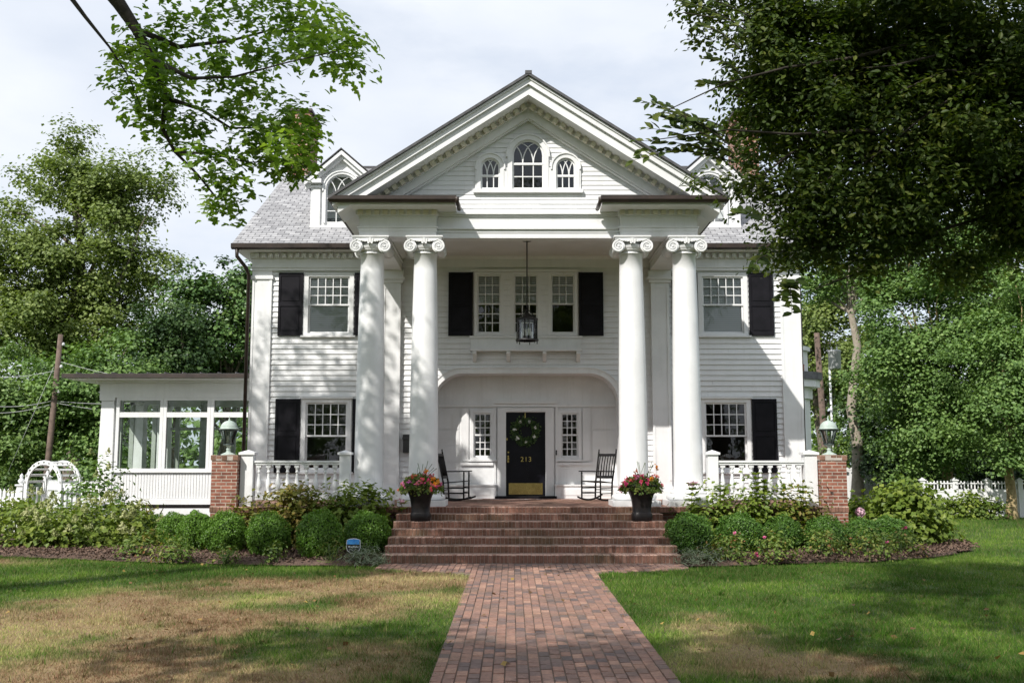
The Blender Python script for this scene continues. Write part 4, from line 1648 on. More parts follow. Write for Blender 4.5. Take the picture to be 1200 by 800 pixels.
YT = AYc - 0.02
m = MB()
clapboard(m, 6.965, 9.2, 0.102, tym_spans, YT, 0.02)
m.build('pediment_siding', 'white_paint', house)
m = MB()
holes = [(cx - hw - .03, cx + hw + .03, a, zt) for cx, hw, a, zm, zs, zt in TW]
panel(m, -2.0, 2.0, 6.97, 8.3, YT + 0.001, YT + 0.1, holes)
m.box(-0.3, 0.3, YT + 0.001, YT + 0.1, 8.56, 9.1)
for s in (-1, 1):
    m.prism([(s * 2.0, 6.97), (s * 3.9, 6.97), (s * 2.0, 8.25)], YT + 0.001, YT + 0.1)
    m.prism([(s * 0.3, 8.56), (s * 1.3, 8.56), (s * 0.3, 9.2)], YT + 0.001, YT + 0.1)
    m.box(s * 0.37, s * 1.5, YT + 0.001, YT + 0.1, 8.301, 8.56)
m.build('pediment_wall', 'white_paint', house)
for cx, hw, a, zm, zs, zt in TW:
    arched_window(house, cx, hw, a, zm, zs, zt, YT, 3, 2 if cx == 0 else 1, casing=0.10 if cx == 0 else 0.085)
m = MB()
m.box(-1.16, 1.16, YT - 0.10, YT - 0.021, 7.40, 7.475)
m.box(-1.12, 1.12, YT - 0.055, YT - 0.021, 7.476, 7.489)
for s in (-1, 1):
    m.box(s * 0.437, s * 0.508, YT - 0.05, YT - 0.021, 7.49, 7.95)
    m.box(s * 1.092, s * 1.12, YT - 0.05, YT - 0.021, 7.49, 7.95)
m.build('window_sill', 'trim_paint', house)

# raking cornice
m = MB()
sp = []
for s in (-1, 1):
    def band(a, b, y0, y1, xo=EX, xi=0.0):
        poly = [(s * xi, rz(xi) - a), (s * xo, rz(xo) - a), (s * xo, rz(xo) - b), (s * xi, rz(xi) - b)]
        m.prism(poly if s > 0 else poly[::-1], y0, y1)
    band(0.005, 0.05, 20.34, 20.9, EX + 0.03)
    band(0.05, 0.162, 20.375, 20.9, EX)
    band(0.162, 0.365, 20.445, YT + 0.1, EX - 0.10)
    band(0.365, 0.47, 20.92, YT + 0.1, EX - 0.40)
    band(0.47, 0.66, 21.0, YT + 0.1, EX - 0.5)
    band(0.66, 0.70, 21.06, YT + 0.1, EX - 0.7)
    d = Vector((s, 0, -SLP)).normalized()
    nrm = Vector((s * SLP, 0, 1)).normalized()
    x = 0.10
    while x < EX - 0.5:
        c = Vector((s * x, 20.86, rz(x) - 0.43))
        sp.append((c, d * 0.05, Vector((0, 0.059, 0)), nrm * 0.05))
        x += 0.158
m.build('raking_cornice', 'trim_paint', house)
dentils('raking_dentils', sp)
m = MB()
for s in (-1, 1):
    ex = EX + 0.08
    vs = []
    for dz in (0.06, 0.0):
        vs += [(0, 20.28, ZA + dz), (s * ex, 20.28, rz(ex) + dz), (s * ex, 24.6, rz(ex) + dz), (0, 29.15, ZA + dz)]
    m.add(vs, [(0, 1, 2, 3), (7, 6, 5, 4), (0, 4, 5, 1), (1, 5, 6, 2), (2, 6, 7, 3), (3, 7, 4, 0)])
m.box(-0.07, 0.07, 20.27, 29.1, ZA + 0.02, ZA + 0.09)
m.build('portico_roof', 'roof_edge', house)

# ------------------------------------------------------------------ porch floor
m = MB()
m.box(-6.36, 6.36, 20.72, WY + 0.72, 0.0, PZ - 0.003)
pf = m.build('porch_floor', 'base_brick', house)


def rowlock(m_v, m_f, m_a, x0, x1, y0, y1, z0, z1, rng, pitch=0.068):
    """a course of bricks on edge along x"""
    n = int(round((x1 - x0) / pitch))
    p = (x1 - x0) / n
    e = 0.004
    for i in range(n):
        a, b = x0 + i * p + 0.004, x0 + (i + 1) * p - 0.004
        dz, dy = rng.normal(0, 0.002), rng.normal(0, 0.003)
        k = len(m_v)
        ya, zb = y0 + dy, z1 + dz
        m_v.extend([(a, ya + e, z0), (b, ya + e, z0), (b, y1, z0), (a, y1, z0), (a, ya, zb - 2 * e), (b, ya, zb - 2 * e), (b, ya + 2 * e, zb), (a, ya + 2 * e, zb), (b, y1, zb), (a, y1, zb)])
        m_f.extend([(k, k + 1, k + 5, k + 4), (k + 4, k + 5, k + 6, k + 7), (k + 7, k + 6, k + 8, k + 9), (k + 1, k + 2, k + 8, k + 6), (k, k + 4, k + 7, k + 9)])
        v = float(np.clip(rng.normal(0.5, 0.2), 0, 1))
        m_a.extend([v * 0.62, min(1, v + .3), min(1, v + .42), v, v])          # tops paler, sunlight put into the colour; risers darker from dirt and nosing shade


rngb = np.random.default_rng(21)
V, F, A = [], [], []
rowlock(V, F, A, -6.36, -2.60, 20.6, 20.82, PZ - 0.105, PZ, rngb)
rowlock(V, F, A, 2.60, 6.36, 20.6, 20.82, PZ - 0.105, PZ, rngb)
# field of the floor: bricks laid flat, seen at a glancing angle
y = 20.83
r_ = 0
while y < WY + 0.7:
    x = -6.36 + (0.1 if r_ % 2 else 0)
    while x < 6.35:
        if y < WY - 0.02 or abs(x) < AX:
            k = len(V)
            z = PZ + rngb.normal(0, 0.001)
            x1, y1 = min(x + 0.196, 6.36), y + 0.096
            V.extend([(x, y, z), (x1, y, z), (x1, y1, z), (x, y1, z)])
            F.append((k, k + 1, k + 2, k + 3, k + 3)[:4])
            A.append(float(np.clip(rngb.normal(0.45, 0.2), 0, 1)))
        x += 0.2
    y += 0.1
    r_ += 1
fq = [f for f in F if len(f) == 4]
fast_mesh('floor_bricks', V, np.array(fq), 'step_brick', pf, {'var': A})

# ================================================================== THE STEPS
steps = thing('brick_steps', (0, 18.1, 0), 'broad flight of seven red brick steps up to the white porch', 'steps')
TR, RS, SW = 0.42, 0.12, 2.60
m = MB()
for i in range(7):
    zt = PZ - RS * i
    yf = 20.6 - TR * i
    m.box(-SW + 0.006, SW - 0.006, yf + 0.013, 20.715, max(zt - RS, 0.0) - (0.0 if i < 6 else 0.06), zt - 0.008)
m.build('step_core', 'step_mortar', steps)
V, F, A = [], [], []
for i in range(7):
    zt = PZ - RS * i
    yf = 20.6 - TR * i
    zb = zt - RS + 0.006
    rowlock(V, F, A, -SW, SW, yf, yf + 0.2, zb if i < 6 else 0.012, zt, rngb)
    # flat bricks on the rest of the tread
    x = -SW
    while x < SW - 0.05:
        yb = yf + 0.206
        while yb < (yf + TR + 0.015 if i else 20.82):
            k = len(V)
            V.extend([(x + .003, yb, zt - .002), (x + .196, yb, zt - .002), (x + .196, yb + .096, zt - .002), (x + .003, yb + .096, zt - .002)])
            F.append((k, k + 1, k + 2, k + 3))
            A.append(float(np.clip(rngb.normal(0.78, 0.18), 0, 1)))  # paler than the porch floor: light on the treads painted into the bricks
            yb += 0.1
        x += 0.2
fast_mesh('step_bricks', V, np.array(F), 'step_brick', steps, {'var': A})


# ================================================================== RAILINGS, PIERS, LANTERNS
def railing(s, label):
    t = thing('porch_railing', (s * 4.7, 20.92, PZ), label, 'railing', 'white turned baluster railings of the porch')
    y = 20.92
    for (xc, w, top, lo) in ((5.69, 0.125, 1.97, PZ - 0.05), (3.72, 0.105, 1.97, PZ)):
        m = MB()
        x = s * xc
        m.box(x - w, x + w, y - w, y + w, lo + 0.055, top - 0.07)
        m.box(x - w - 0.035, x + w + 0.035, y - w - 0.035, y + w + 0.035, top - 0.068, top - 0.02)
        m.add([(x - w - .02, y - w - .02, top - .019), (x + w + .02, y - w - .02, top - .019), (x + w + .02, y + w + .02, top - .019), (x - w - .02, y + w + .02, top - .019), (x, y, top + 0.03)],
              [(0, 1, 4), (1, 2, 4), (2, 3, 4), (3, 0, 4)])
        m.build('post', 'trim_paint', t)
    x0, x1 = s * 3.83, s * 5.56
    m = MB()
    m.box(x0, x1, y - 0.065, y + 0.065, 1.70, 1.745)
    m.box(x0, x1, y - 0.09, y + 0.09, 1.747, 1.785)
    m.build('handrail', 'trim_paint', t)
    m = MB()
    m.box(x0, x1, y - 0.06, y + 0.06, 1.0, 1.08)
    m.build('bottom_rail', 'trim_paint', t)
    z0, z1 = 1.08, 1.70
    for k in range(9):
        x = x0 + (x1 - x0) * (k + 0.5) / 9
        m = MB()
        m.box(x - 0.048, x + 0.048, y - 0.048, y + 0.048, z0 + 0.001, z0 + 0.05)
        m.box(x - 0.048, x + 0.048, y - 0.048, y + 0.048, z1 - 0.055, z1 - 0.001)
        pr = [(.030, .05), (.044, .06), (.044, .075), (.030, .085), (.028, .10), (.046, .15), (.055, .20), (.052, .25), (.042, .31), (.030, .38), (.024, .44), (.024, .46), (.038, .468), (.038, .485), (.026, .495),
              (.030, .53), (.044, .55), (.044, .563)]
        m.lathe([(r, z0 + h) for r, h in pr], x, y, 12)
        m.build('baluster', 'trim_paint', t)
    return t


railing(-1, 'white baluster railing beside the sunroom, between brick pier and tall column')
railing(1, 'white baluster railing in front of the dark uncurtained ground floor window and large pink-flowered shrubs')


def pier(s, label):
    t = thing('brick_pier', (s * 6.1, 20.88, 0), label, 'pier', 'brick piers at the ends of the porch')
    m = MB()
    x = s * 6.09
    m.box(x - 0.255, x + 0.255, 20.62, 21.14, 0.0, 1.79)
    m.build('shaft', 'pier_brick', t)
    V, F, A = [], [], []
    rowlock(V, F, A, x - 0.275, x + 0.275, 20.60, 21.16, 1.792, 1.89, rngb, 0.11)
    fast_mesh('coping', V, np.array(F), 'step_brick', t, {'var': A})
    m = MB()
    m.box(x - 0.27, x + 0.27, 20.605, 21.155, 1.79, 1.885)
    m.build('coping_bed', 'step_mortar', t)
    return t


pier(-1, 'square brick pier in front of the sunroom windows')
pier(1, 'square brick pier beside the green garden and pale tree trunk')


def lantern(x, y, z, label):
    t = thing('pier_lantern', (x, y, z), label, 'lantern', 'verdigris lanterns on the brick piers', local=True)
    m = MB()
    m.lathe([(.15, 0), (.15, .015), (.12, .03), (.05, .06), (.035, .10), (.05, .12), (.035, .135), (.03, .17), (.06, .19), (.10, .20)], 0, 0, 16)
    m.build('pedestal', 'verdigris', t)
    m = MB()
    for k in range(6):
        a = 2 * PI * k / 6
        m.tube([(.085 * math.cos(a), .085 * math.sin(a), .20), (.165 * math.cos(a), .165 * math.sin(a), .50)], .012, 6)
    m.lathe([(.10, .20), (.105, .215), (.09, .225)], 0, 0, 18)
    m.lathe([(.165, .49), (.175, .50), (.175, .52), (.15, .525)], 0, 0, 18)
    m.build('cage', 'iron_patina', t)
    m = MB()
    m.lathe([(.075, .225), (.15, .49)], 0, 0, 12, cap=False)
    m.build('glass', 'lantern_glass', t)
    m = MB()
    m.lathe([(.20, .522), (.20, .535)] + [(.175 * math.cos(a), .535 + .165 * math.sin(a)) for a in [i * PI / 2 / 8 for i in range(8)]] + [(.02, .70), (.02, .72), (.008, .74), (.012, .76), (.002, .80)], 0, 0, 20)
    m.build('dome', 'verdigris', t)
    m = MB()
    for k in range(3):
        a = 2 * PI * k / 3
        m.lathe([(.014, .23), (.014, .36), (.004, .40)], .035 * math.cos(a), .035 * math.sin(a), 8)
    m.build('candle_tubes', 'candle', t)
    return t


l1 = lantern(-6.09, 20.88, 1.893, 'verdigris domed lantern on the brick pier in front of the sunroom glass')
l2 = copy_tree(l1)
l2.location = (6.09, 20.88, 1.893)
tag(l2, 'verdigris domed lantern on the brick pier near the transformer pole')


def hanging_lantern():
    x, y = 0.0, 22.9
    t = thing('hanging_lantern', (x, y, 4.4), 'black cylindrical glass lantern hanging on a long rod from the portico ceiling', 'lantern')
    m = MB()
    m.tube([(x, y, 6.76), (x, y, 5.18)], 0.014, 8)
    m.lathe([(.10, 6.745), (.11, 6.765), (.10, 6.781)], x, y, 16)
    m.build('rod', 'black_iron', t)
    m = MB()
    m.lathe([(.24, 4.93), (.25, 4.95), (.24, 4.97), (.19, 4.985), (.10, 5.02), (.085, 5.07), (.04, 5.09), (.03, 5.19)], x, y, 20)
    for k in range(6):
        a = 2 * PI * k / 6 + 0.26
        m.tube([(x + .235 * math.cos(a), y + .235 * math.sin(a), 4.40), (x + .235 * math.cos(a), y + .235 * math.sin(a), 4.95)], .012, 6)
        m.tube([(x + .22 * math.cos(a), y + .22 * math.sin(a), 4.97), (x + .12 * math.cos(a), y + .12 * math.sin(a), 5.10), (x + .03 * math.cos(a), y + .03 * math.sin(a), 5.17)], .008, 6)
    m.lathe([(.255, 4.46), (.26, 4.475), (.255, 4.495), (.2, 4.50), (.2, 4.46)], x, y, 24)
    m.build('frame', 'black_iron', t)
    m = MB()
    m.lathe([(.215, 4.50), (.215, 4.93)], x, y, 24, cap=False)
    m.build('glass', 'lantern_glass', t)
    m = MB()
    m2 = MB()
    for k in range(4):
        a = 2 * PI * k / 4 + 0.4
        m.lathe([(.018, 4.58), (.018, 4.72), (.004, 4.76)], x + .07 * math.cos(a), y + .07 * math.sin(a), 8)
        m2.lathe([(.01, 4.48), (.03, 4.53), (.03, 4.58)], x + .07 * math.cos(a), y + .07 * math.sin(a), 8)
    m.build('candle_tubes', 'candle', t)
    m2.build('candle_cups', 'black_iron', t)


hanging_lantern()

m = MB()
m.box(-2.96, -2.70, WY - 0.20, WY - 0.025, 1.98, 2.30)
m.prism([(WY - 0.22, 2.30), (WY - 0.025, 2.42), (WY - 0.025, 2.30)], -2.98, -2.68, axis='x')
tag(m.build('mailbox', 'black_iron', None, bevel=0.01), 'black wall mailbox on the clapboards, half hidden by a column', 'mailbox')


# ================================================================== WREATH ON THE DOOR
def wreath():
    c = Vector((-0.01, RY + 0.0, 2.52))
    t = thing('door_wreath', c, 'round green wreath with white blossoms hanging on the black front door', 'wreath')
    rng = np.random.default_rng(8)
    n = 900
    a = rng.uniform(0, 2 * PI, n)
    r = 0.27 + rng.normal(0, 0.045, n)
    P = np.stack([c.x + r * np.cos(a), c.y + rng.normal(-0.01, 0.022, n), c.z + r * np.sin(a)], 1)
    N = np.tile([0, -1.0, 0.3], (n, 1))
    leaves('foliage', P, N, 0.07, 'diamond', 'leaf_dark', t, rng, None, 0.6)
    P, N = [], []
    for k in range(7):
        aa = 2 * PI * k / 7 + 0.3
        q = rng.normal(0, 0.016, (16, 3)) * np.array([1, 0.5, 1])
        P.append(np.array([c.x + .26 * math.cos(aa), c.y - 0.045, c.z + .26 * math.sin(aa)]) + q)
    P = np.concatenate(P)
    leaves('blossoms', P, np.tile([0, -1.0, 0.2], (len(P), 1)), 0.045, 'petal', 'petal_white', t, rng, None, 0.5)
    m = MB()
    m.box(c.x - 0.012, c.x + 0.012, RY + 0.036, RY + 0.0415, c.z + 0.2, 2.985)
    m.build('hanging_ribbon', 'brass', t)


wreath()


# ================================================================== ROCKING CHAIRS
def rocking_chair(loc, rot, label):
    """faces local -y"""
    t = thing('rocking_chair', loc, label, 'rocking chair', 'black wooden rocking chairs on the porch', local=True)
    w, d0, d1 = 0.27, -0.25, 0.22
    sh = 0.42
    m = MB()
    m.add([(-w, d0 - .03, sh + .02), (w, d0 - .03, sh + .02), (w - .04, d1, sh - .02), (-w + .04, d1, sh - .02),
           (-w, d0 - .03, sh + .045), (w, d0 - .03, sh + .045), (w - .04, d1, sh + .005), (-w + .04, d1, sh + .005)],
          [(3, 2, 1, 0), (4, 5, 6, 7), (0, 1, 5, 4), (1, 2, 6, 5), (2, 3, 7, 6), (3, 0, 4, 7)])
    m.build('seat', 'chair_paint', t)
    for s in (-1, 1):
        m = MB()
        m.tube([(s * w, d0, 0.05), (s * w, d0, 0.66)], [.02, .018], 8)
        m.build('leg', 'chair_paint', t)
        m = MB()
        m.tube([(s * (w - .03), d1, 0.06), (s * (w - .03), d1 + .02, sh), (s * (w - .02), d1 + .17, 1.12), (s * (w - .02), d1 + .175, 1.16), (s * (w - .02), d1 + .18, 1.18)], [.02, .022, .019, .012, .022], 8)
        m.build('leg', 'chair_paint', t)
        m = MB()
        pts = []
        for k in range(13):
            y = -0.42 + 0.92 * k / 12
            pts.append((s * (w - .015), y, 0.022 + 0.42 * (y - 0.0) ** 2))
        m.tube(pts, .021, 8)
        m.build('rocker', 'chair_paint', t)
        m = MB()
        m.add([(s * (w - .035), d0 - .07, .665), (s * (w + .035), d0 - .07, .665), (s * (w + .015), d1 + .07, .655), (s * (w - .03), d1 + .07, .655),
               (s * (w - .035), d0 - .07, .69), (s * (w + .035), d0 - .07, .69), (s * (w + .015), d1 + .07, .68), (s * (w - .03), d1 + .07, .68)],
              [(3, 2, 1, 0), (4, 5, 6, 7), (0, 1, 5, 4), (1, 2, 6, 5), (2, 3, 7, 6), (3, 0, 4, 7)])
        m.build('armrest', 'chair_paint', t)
        m = MB()
        for zz in (0.17, 0.29):
            m.tube([(s * w, d0, zz), (s * (w - .03), d1, zz)], .012, 6)
        m.build('side_stretcher', 'chair_paint', t)
    m = MB()
    for zz in (0.2, 0.32):
        m.tube([(-w, d0, zz), (w, d0, zz)], .012, 6)
    m.tube([(-w + .03, d1, .25), (w - .03, d1, .25)], .012, 6)
    m.build('front_stretcher', 'chair_paint', t)
    for zz, yy in ((1.05, d1 + .155), (0.54, d1 + .045)):
        m = MB()
        m.obox((0, yy, zz), (w - .02, 0, 0), (0, .012, 0.0), (0, .006, .032))
        m.build('back_rail', 'chair_paint', t)
    for k in range(6):
        x = -0.19 + 0.38 * k / 5
        m = MB()
        m.tube([(x, d1 + .048, .56), (x, d1 + .085, .80), (x, d1 + .152, 1.04)], [.013, .012, .012], 6)
        m.build('back_slat', 'chair_paint', t)
    t.location = loc
    t.rotation_euler = (0, 0, rot)
    return t


c1 = rocking_chair((1.64, 23.9, PZ + 0.001), R(-42), 'black rocking chair turned half towards the door, its slatted back showing')
c2 = copy_tree(c1)
c2.location = (-1.64, 23.9, PZ + 0.001)
c2.rotation_euler = (0, 0, R(80))
tag(c2, 'black rocking chair seen from its side, partly behind a column and a planter')


# ================================================================== PLANTERS
def planter(x, seed, label, orange):
    y, z = 19.97, PZ - 2 * RS
    t = thing('flower_planter', (x, y, z), label, 'planter', 'black flared planters of flowers on the steps')
    rng = np.random.default_rng(seed)
    m = MB()
    pr = [(.150, 0), (.162, .01), (.162, .11), (.152, .13), (.148, .14), (.152, .24), (.168, .34), (.20, .43), (.245, .51), (.268, .545), (.268, .57), (.24, .57), (.225, .53), (.2, .50)]
    vs, fs = [], []
    sg = 32
    for r, h in pr:
        for k in range(sg):
            a = 2 * PI * k / sg
            cx, sx = math.cos(a), math.sin(a)
            q = 1.0 / (abs(cx) ** 4 + abs(sx) ** 4) ** 0.25          # softly squared plan
            vs.append((x + r * q * 0.98 * cx, y + r * q * 0.98 * sx, z + h))
    for i in range(len(pr) - 1):
        for k in range(sg):
            k2 = (k + 1) % sg
            fs.append((i * sg + k, i * sg + k2, (i + 1) * sg + k2, (i + 1) * sg + k))
    fs.append(tuple(range(sg - 1, -1, -1)))
    m.add(vs, fs, True)
    m.build('pot', 'planter_glaze', t)
    m = MB()
    m.lathe([(.2, z + .48), (.2, z + .505)], x, y, 20)
    m.build('soil', 'soil', t)

    def dome(n, r0, top, spread):
        a = rng.uniform(0, 2 * PI, n)
        u = np.sqrt(rng.random(n)) * r0
        h = z + .54 + top * (1 - (u / r0) ** 2) * rng.uniform(0.4, 1, n) + rng.normal(0, spread, n)
        h -= np.clip(u - 0.26, 0, 1) * 0.9
        return np.stack([x + u * np.cos(a), y + u * np.sin(a), h], 1), np.stack([np.cos(a) * u * 2, np.sin(a) * u * 2, np.full(n, .8)], 1)
    P, N = dome(1500, .33, .15, .03)
    leaves('foliage', P, N, 0.07, 'diamond', 'leaf_rose', t, rng, None, 0.8)
    # blossoms in small heads
    C, Nn = dome(44, .355, .19, .03)
    P = (C[:, None, :] + rng.normal(0, 0.018, (44, 12, 3)) + np.array([0, 0, 0.03])).reshape(-1, 3)
    tone = np.repeat(rng.random(44), 12) + rng.normal(0, 0.06, 44 * 12)
    leaves('blossoms', P, np.repeat(Nn, 12, 0) + np.array([0, -0.5, 0.2]), 0.036, 'petal', 'petal_mix', t, rng, tone, 0.4)
    P = []
    for (ox, oy, oz) in orange:
        P.append(np.array([x + ox, y + oy, z + oz]) + rng.normal(0, 0.016, (26, 3)))
    P = np.concatenate(P)
    leaves('marigolds', P, np.tile([0, -.6, .6], (len(P), 1)), 0.034, 'petal', 'petal_orange', t, rng, None, 0.6)
    m = MB()
    for k in range(9):
        ox, oy = rng.normal(0.03, .07, 2)
        m.tube([(x + ox, y + oy, z + .55), (x + ox * 1.4, y + oy, z + .75), (x + ox * 2.0 + rng.normal(0, .03), y + oy, z + rng.uniform(.82, .95))], [.004, .003, .005], 5)
    m.build('seed_stalks', 'stem_green', t)
    t.scale = (1.2, 1.2, 1.22)


planter(-2.10, 4, 'black flared planter overflowing with pink flowers, standing next to the side-on rocking chair', [(.20, -.18, .66), (.27, -.08, .62), (.10, -.2, .78), (.24, -.2, .58)])
planter(2.16, 9, 'black flared planter with thin stalks rising from its flowers, standing below the half-turned rocking chair', [(.13, -.26, .66), (.25, 0, .83)])

# ================================================================== SUNROOM
sun_room = thing('sunroom', (-9, 26.6, 0), 'white glazed sunroom with a flat dark roof joined to the house', 'sunroom')
SY, SX0, SX1, SYB = 26.6, -11.03, -6.72, 31.2
m = MB()
m.box(SX0 + 0.45, SX1, SY + 0.03, SY + 0.16, 0.80, 1.49)                 # low wall behind the beaded boards
x = SX0 + 0.40
while x < SX1 - 0.05:
    m.box(x, x + 0.064, SY, SY + 0.028, 0.84, 1.46)
    x += 0.075
m.box(SX0 + 0.38, SX1, SY - 0.05, SY + 0.16, 0.68, 0.80)
m.box(SX0 + 0.38, SX1, SY - 0.025, SY + 0.029, 0.803, 0.835)
m.box(SX0 + 0.36, SX1, SY - 0.06, SY + 0.16, 1.492, 1.55)
m.box(SX0, SX0 + 0.12, SY + 0.4, SYB, 0.68, 1.5)
m.box(SX0, SX1, SYB - 0.12, SYB, 0.68, 1.5)
m.build('wall', 'trim_paint', sun_room)
m = MB()
m.box(SX0 - 0.06, SX1, SY - 0.08, SY + 0.2, 0.38, 0.58)
m.build('skirting', 'trim_paint', sun_room)
m = MB()
m.box(SX0 + 0.1, SX1, SY + 0.12, SYB, 0.0, 0.66)
m.build('foundation', 'bronze_gutter', sun_room)
for (cx, cy) in ((SX0 + 0.19, SY + 0.17), (SX0 + 0.19, SYB - 0.19), (SX0 + 0.19, SY + 2.3)):
    m = MB()
    a, b = 0.20, 0.165
    z0, z1 = 0.72, 3.34
    m.add([(cx - a, cy - a, z0), (cx + a, cy - a, z0), (cx + a, cy + a, z0), (cx - a, cy + a, z0), (cx - b, cy - b, z1), (cx + b, cy - b, z1), (cx + b, cy + b, z1), (cx - b, cy + b, z1)],
          [(3, 2, 1, 0), (4, 5, 6, 7), (0, 1, 5, 4), (1, 2, 6, 5), (2, 3, 7, 6), (3, 0, 4, 7)])
    m.box(cx - 0.24, cx + 0.24, cy - 0.24, cy + 0.24, 0.62, 0.718)
    m.box(cx - 0.20, cx + 0.20, cy - 0.20, cy + 0.20, 3.345, 3.42)
    m.build('corner_post', 'trim_paint', sun_room)
m = MB()
m.box(SX0 - 0.02, SX1, SY - 0.03, SY + 0.3, 3.42, 3.80)
m.box(SX0 - 0.04, SX1, SY - 0.05, SY + 0.3, 3.55, 3.575)
m.box(SX0 - 0.02, SX0 + 0.3, SY + 0.3, SYB, 3.42, 3.80)
m.box(SX0, SX1, SYB - 0.3, SYB, 3.42, 3.80)
m.box(SX0 - 0.10, SX1, SY - 0.12, SYB, 3.802, 3.86)
m.box(SX0 - 0.66, SX1, SY - 0.62, SYB + 0.3, 3.862, 3.92)
m.build('entablature', 'trim_paint', sun_room)
m = MB()
m.box(SX0 - 0.74, SX1, SY - 0.70, SY - 0.621, 3.88, 3.985)
m.box(SX0 - 0.74, SX0 - 0.661, SY - 0.62, SYB + 0.3, 3.88, 3.985)
m.build('gutter', 'bronze_gutter', sun_room)
m = MB()
vs = [(SX0 - 0.70, SY - 0.66, 3.99), (SX1, SY - 0.66, 3.99), (SX1, SYB, 4.45), (SX0 - 0.70 + 0.6, SYB, 4.45)]
m.add(vs + [(a, b, c - 0.06) for a, b, c in vs], [(0, 1, 2, 3), (7, 6, 5, 4), (0, 4, 5, 1), (1, 5, 6, 2), (2, 6, 7, 3), (3, 7, 4, 0)])
x = SX0 - 0.4
while x < SX1:
    m.box(x, x + 0.02, SY - 0.64, SY - 0.2, 4.0, 4.03)
    x += 0.45
m.build('roof', 'porch_roof', sun_room)
for k in range(3):                                                        # three glazed bays with transoms
    x0 = -10.56 + 1.225 * k
    x1 = x0 + 1.135 if k < 2 else SX1 - 0.02
    m = MB()
    f = 0.04
    m.box(x0 - 0.042, x0 + f, SY - 0.02, SY + 0.1, 1.552, 3.418)
    m.box(x1 - f, x1 + (0.042 if k < 2 else 0), SY - 0.02, SY + 0.1, 1.552, 3.418)
    for a, b in ((1.552, 1.552 + f), (2.95 - f, 3.0), (3.0 + 0.002, 3.0 + f), (3.418 - 0.07, 3.418)):
        m.box(x0 + f, x1 - f, SY - 0.015, SY + 0.1, a, b)
    w = m.build('window', 'trim_paint', sun_room)
    m = MB()
    for a, b in ((1.6, 2.9), (3.05, 3.35)):
        m.add([(x0 + f, SY + 0.05, a), (x1 - f, SY + 0.05, a), (x1 - f, SY + 0.05, b), (x0 + f, SY + 0.05, b)], [(0, 1, 2, 3)])
    m.build('glass', 'porch_glass', w)
m = MB()
for k in range(5):                                                        # posts of the far side and the house side
    m.box(SX0 + 0.5 + 0.85 * k, SX0 + 0.62 + 0.85 * k, SYB - 0.12, SYB, 1.5, 3.42)
for k in range(4):
    m.box(SX0, SX0 + 0.12, SY + 1.2 + 0.9 * k, SY + 1.32 + 0.9 * k, 1.5, 3.42)
m.box(-9.0, -8.82, 28.5, 28.68, 0.7, 3.42)
m.box(SX0, SX1, SYB - 0.1, SYB - 0.03, 2.72, 2.80)
m.build('inner_post', 'porch_room_paint', sun_room)
m = MB()
m.box(SX0 + 0.13, SX1, SY + 0.17, SYB - 0.13, 0.7, 0.78)
m.build('floor', 'porch_room_paint', sun_room)

# ------------------------------------------------------------------ bay window on the far side of the house
pl = [(HW, 26.9), (7.55, 27.5), (7.75, 27.8), (7.75, 29.6), (7.55, 29.9), (HW, 30.5)]
m = MB()
m.prism(pl, 0.3, 3.75, axis='z')


def grow(poly, d, cx=6.7, cy=28.7):
    return [(p[0] + (d if p[0] > HW + 0.01 else 0), p[1] + (d if p[1] > cy else -d)) for p in poly]


m.prism(grow(pl, 0.06), 3.45, 3.749, axis='z')
m.prism(grow(pl, 0.22), 3.752, 3.95, axis='z')
m.prism(grow(pl, -0.02), 4.15, 4.75, axis='z')
m.prism(grow(pl, 0.04), 4.752, 4.86, axis='z')
bay = m.build('bay_window', 'trim_paint', house)
m = MB()
m.prism(grow(pl, 0.27), 3.952, 4.149, axis='z')
m.build('roof', 'porch_roof', bay)
m = MB()
d = Vector((7.55 - HW, 0.6, 0)).normalized()
nn = Vector((d.y, -d.x, 0))
c0 = Vector((7.13, 27.2, 2.3)) + nn * 0.03
for (du, dz, w_, h_) in ((0, 0.93, 0.36, 0.05), (0, -0.93, 0.38, 0.05), (-0.33, 0, 0.04, 0.9), (0.33, 0, 0.04, 0.9), (0, 0.0, 0.3, 0.03), (0, 0.45, 0.3, 0.012), (0.0, 0.45, 0.012, 0.44)):
    m.obox(c0 + d * du + Vector((0, 0, dz)), d * w_, nn * 0.03, (0, 0, h_))
w = m.build('sash', 'trim_paint', bay)
m = MB()
m.obox(c0 - nn * 0.02, d * 0.3, nn * 0.005, (0, 0, 0.9))
m.build('glass', 'sign_dark', bay)
m = MB()
m.tube([(7.30, 26.85, 4.30), (7.28, 26.80, 4.15), (7.14, 26.75, 4.0), (7.06, 26.80, 3.88)], 0.06, 10)
m.build('scupper', 'copper', bay)

# ================================================================== SHRUBS AND PLANTS
BOX = {}


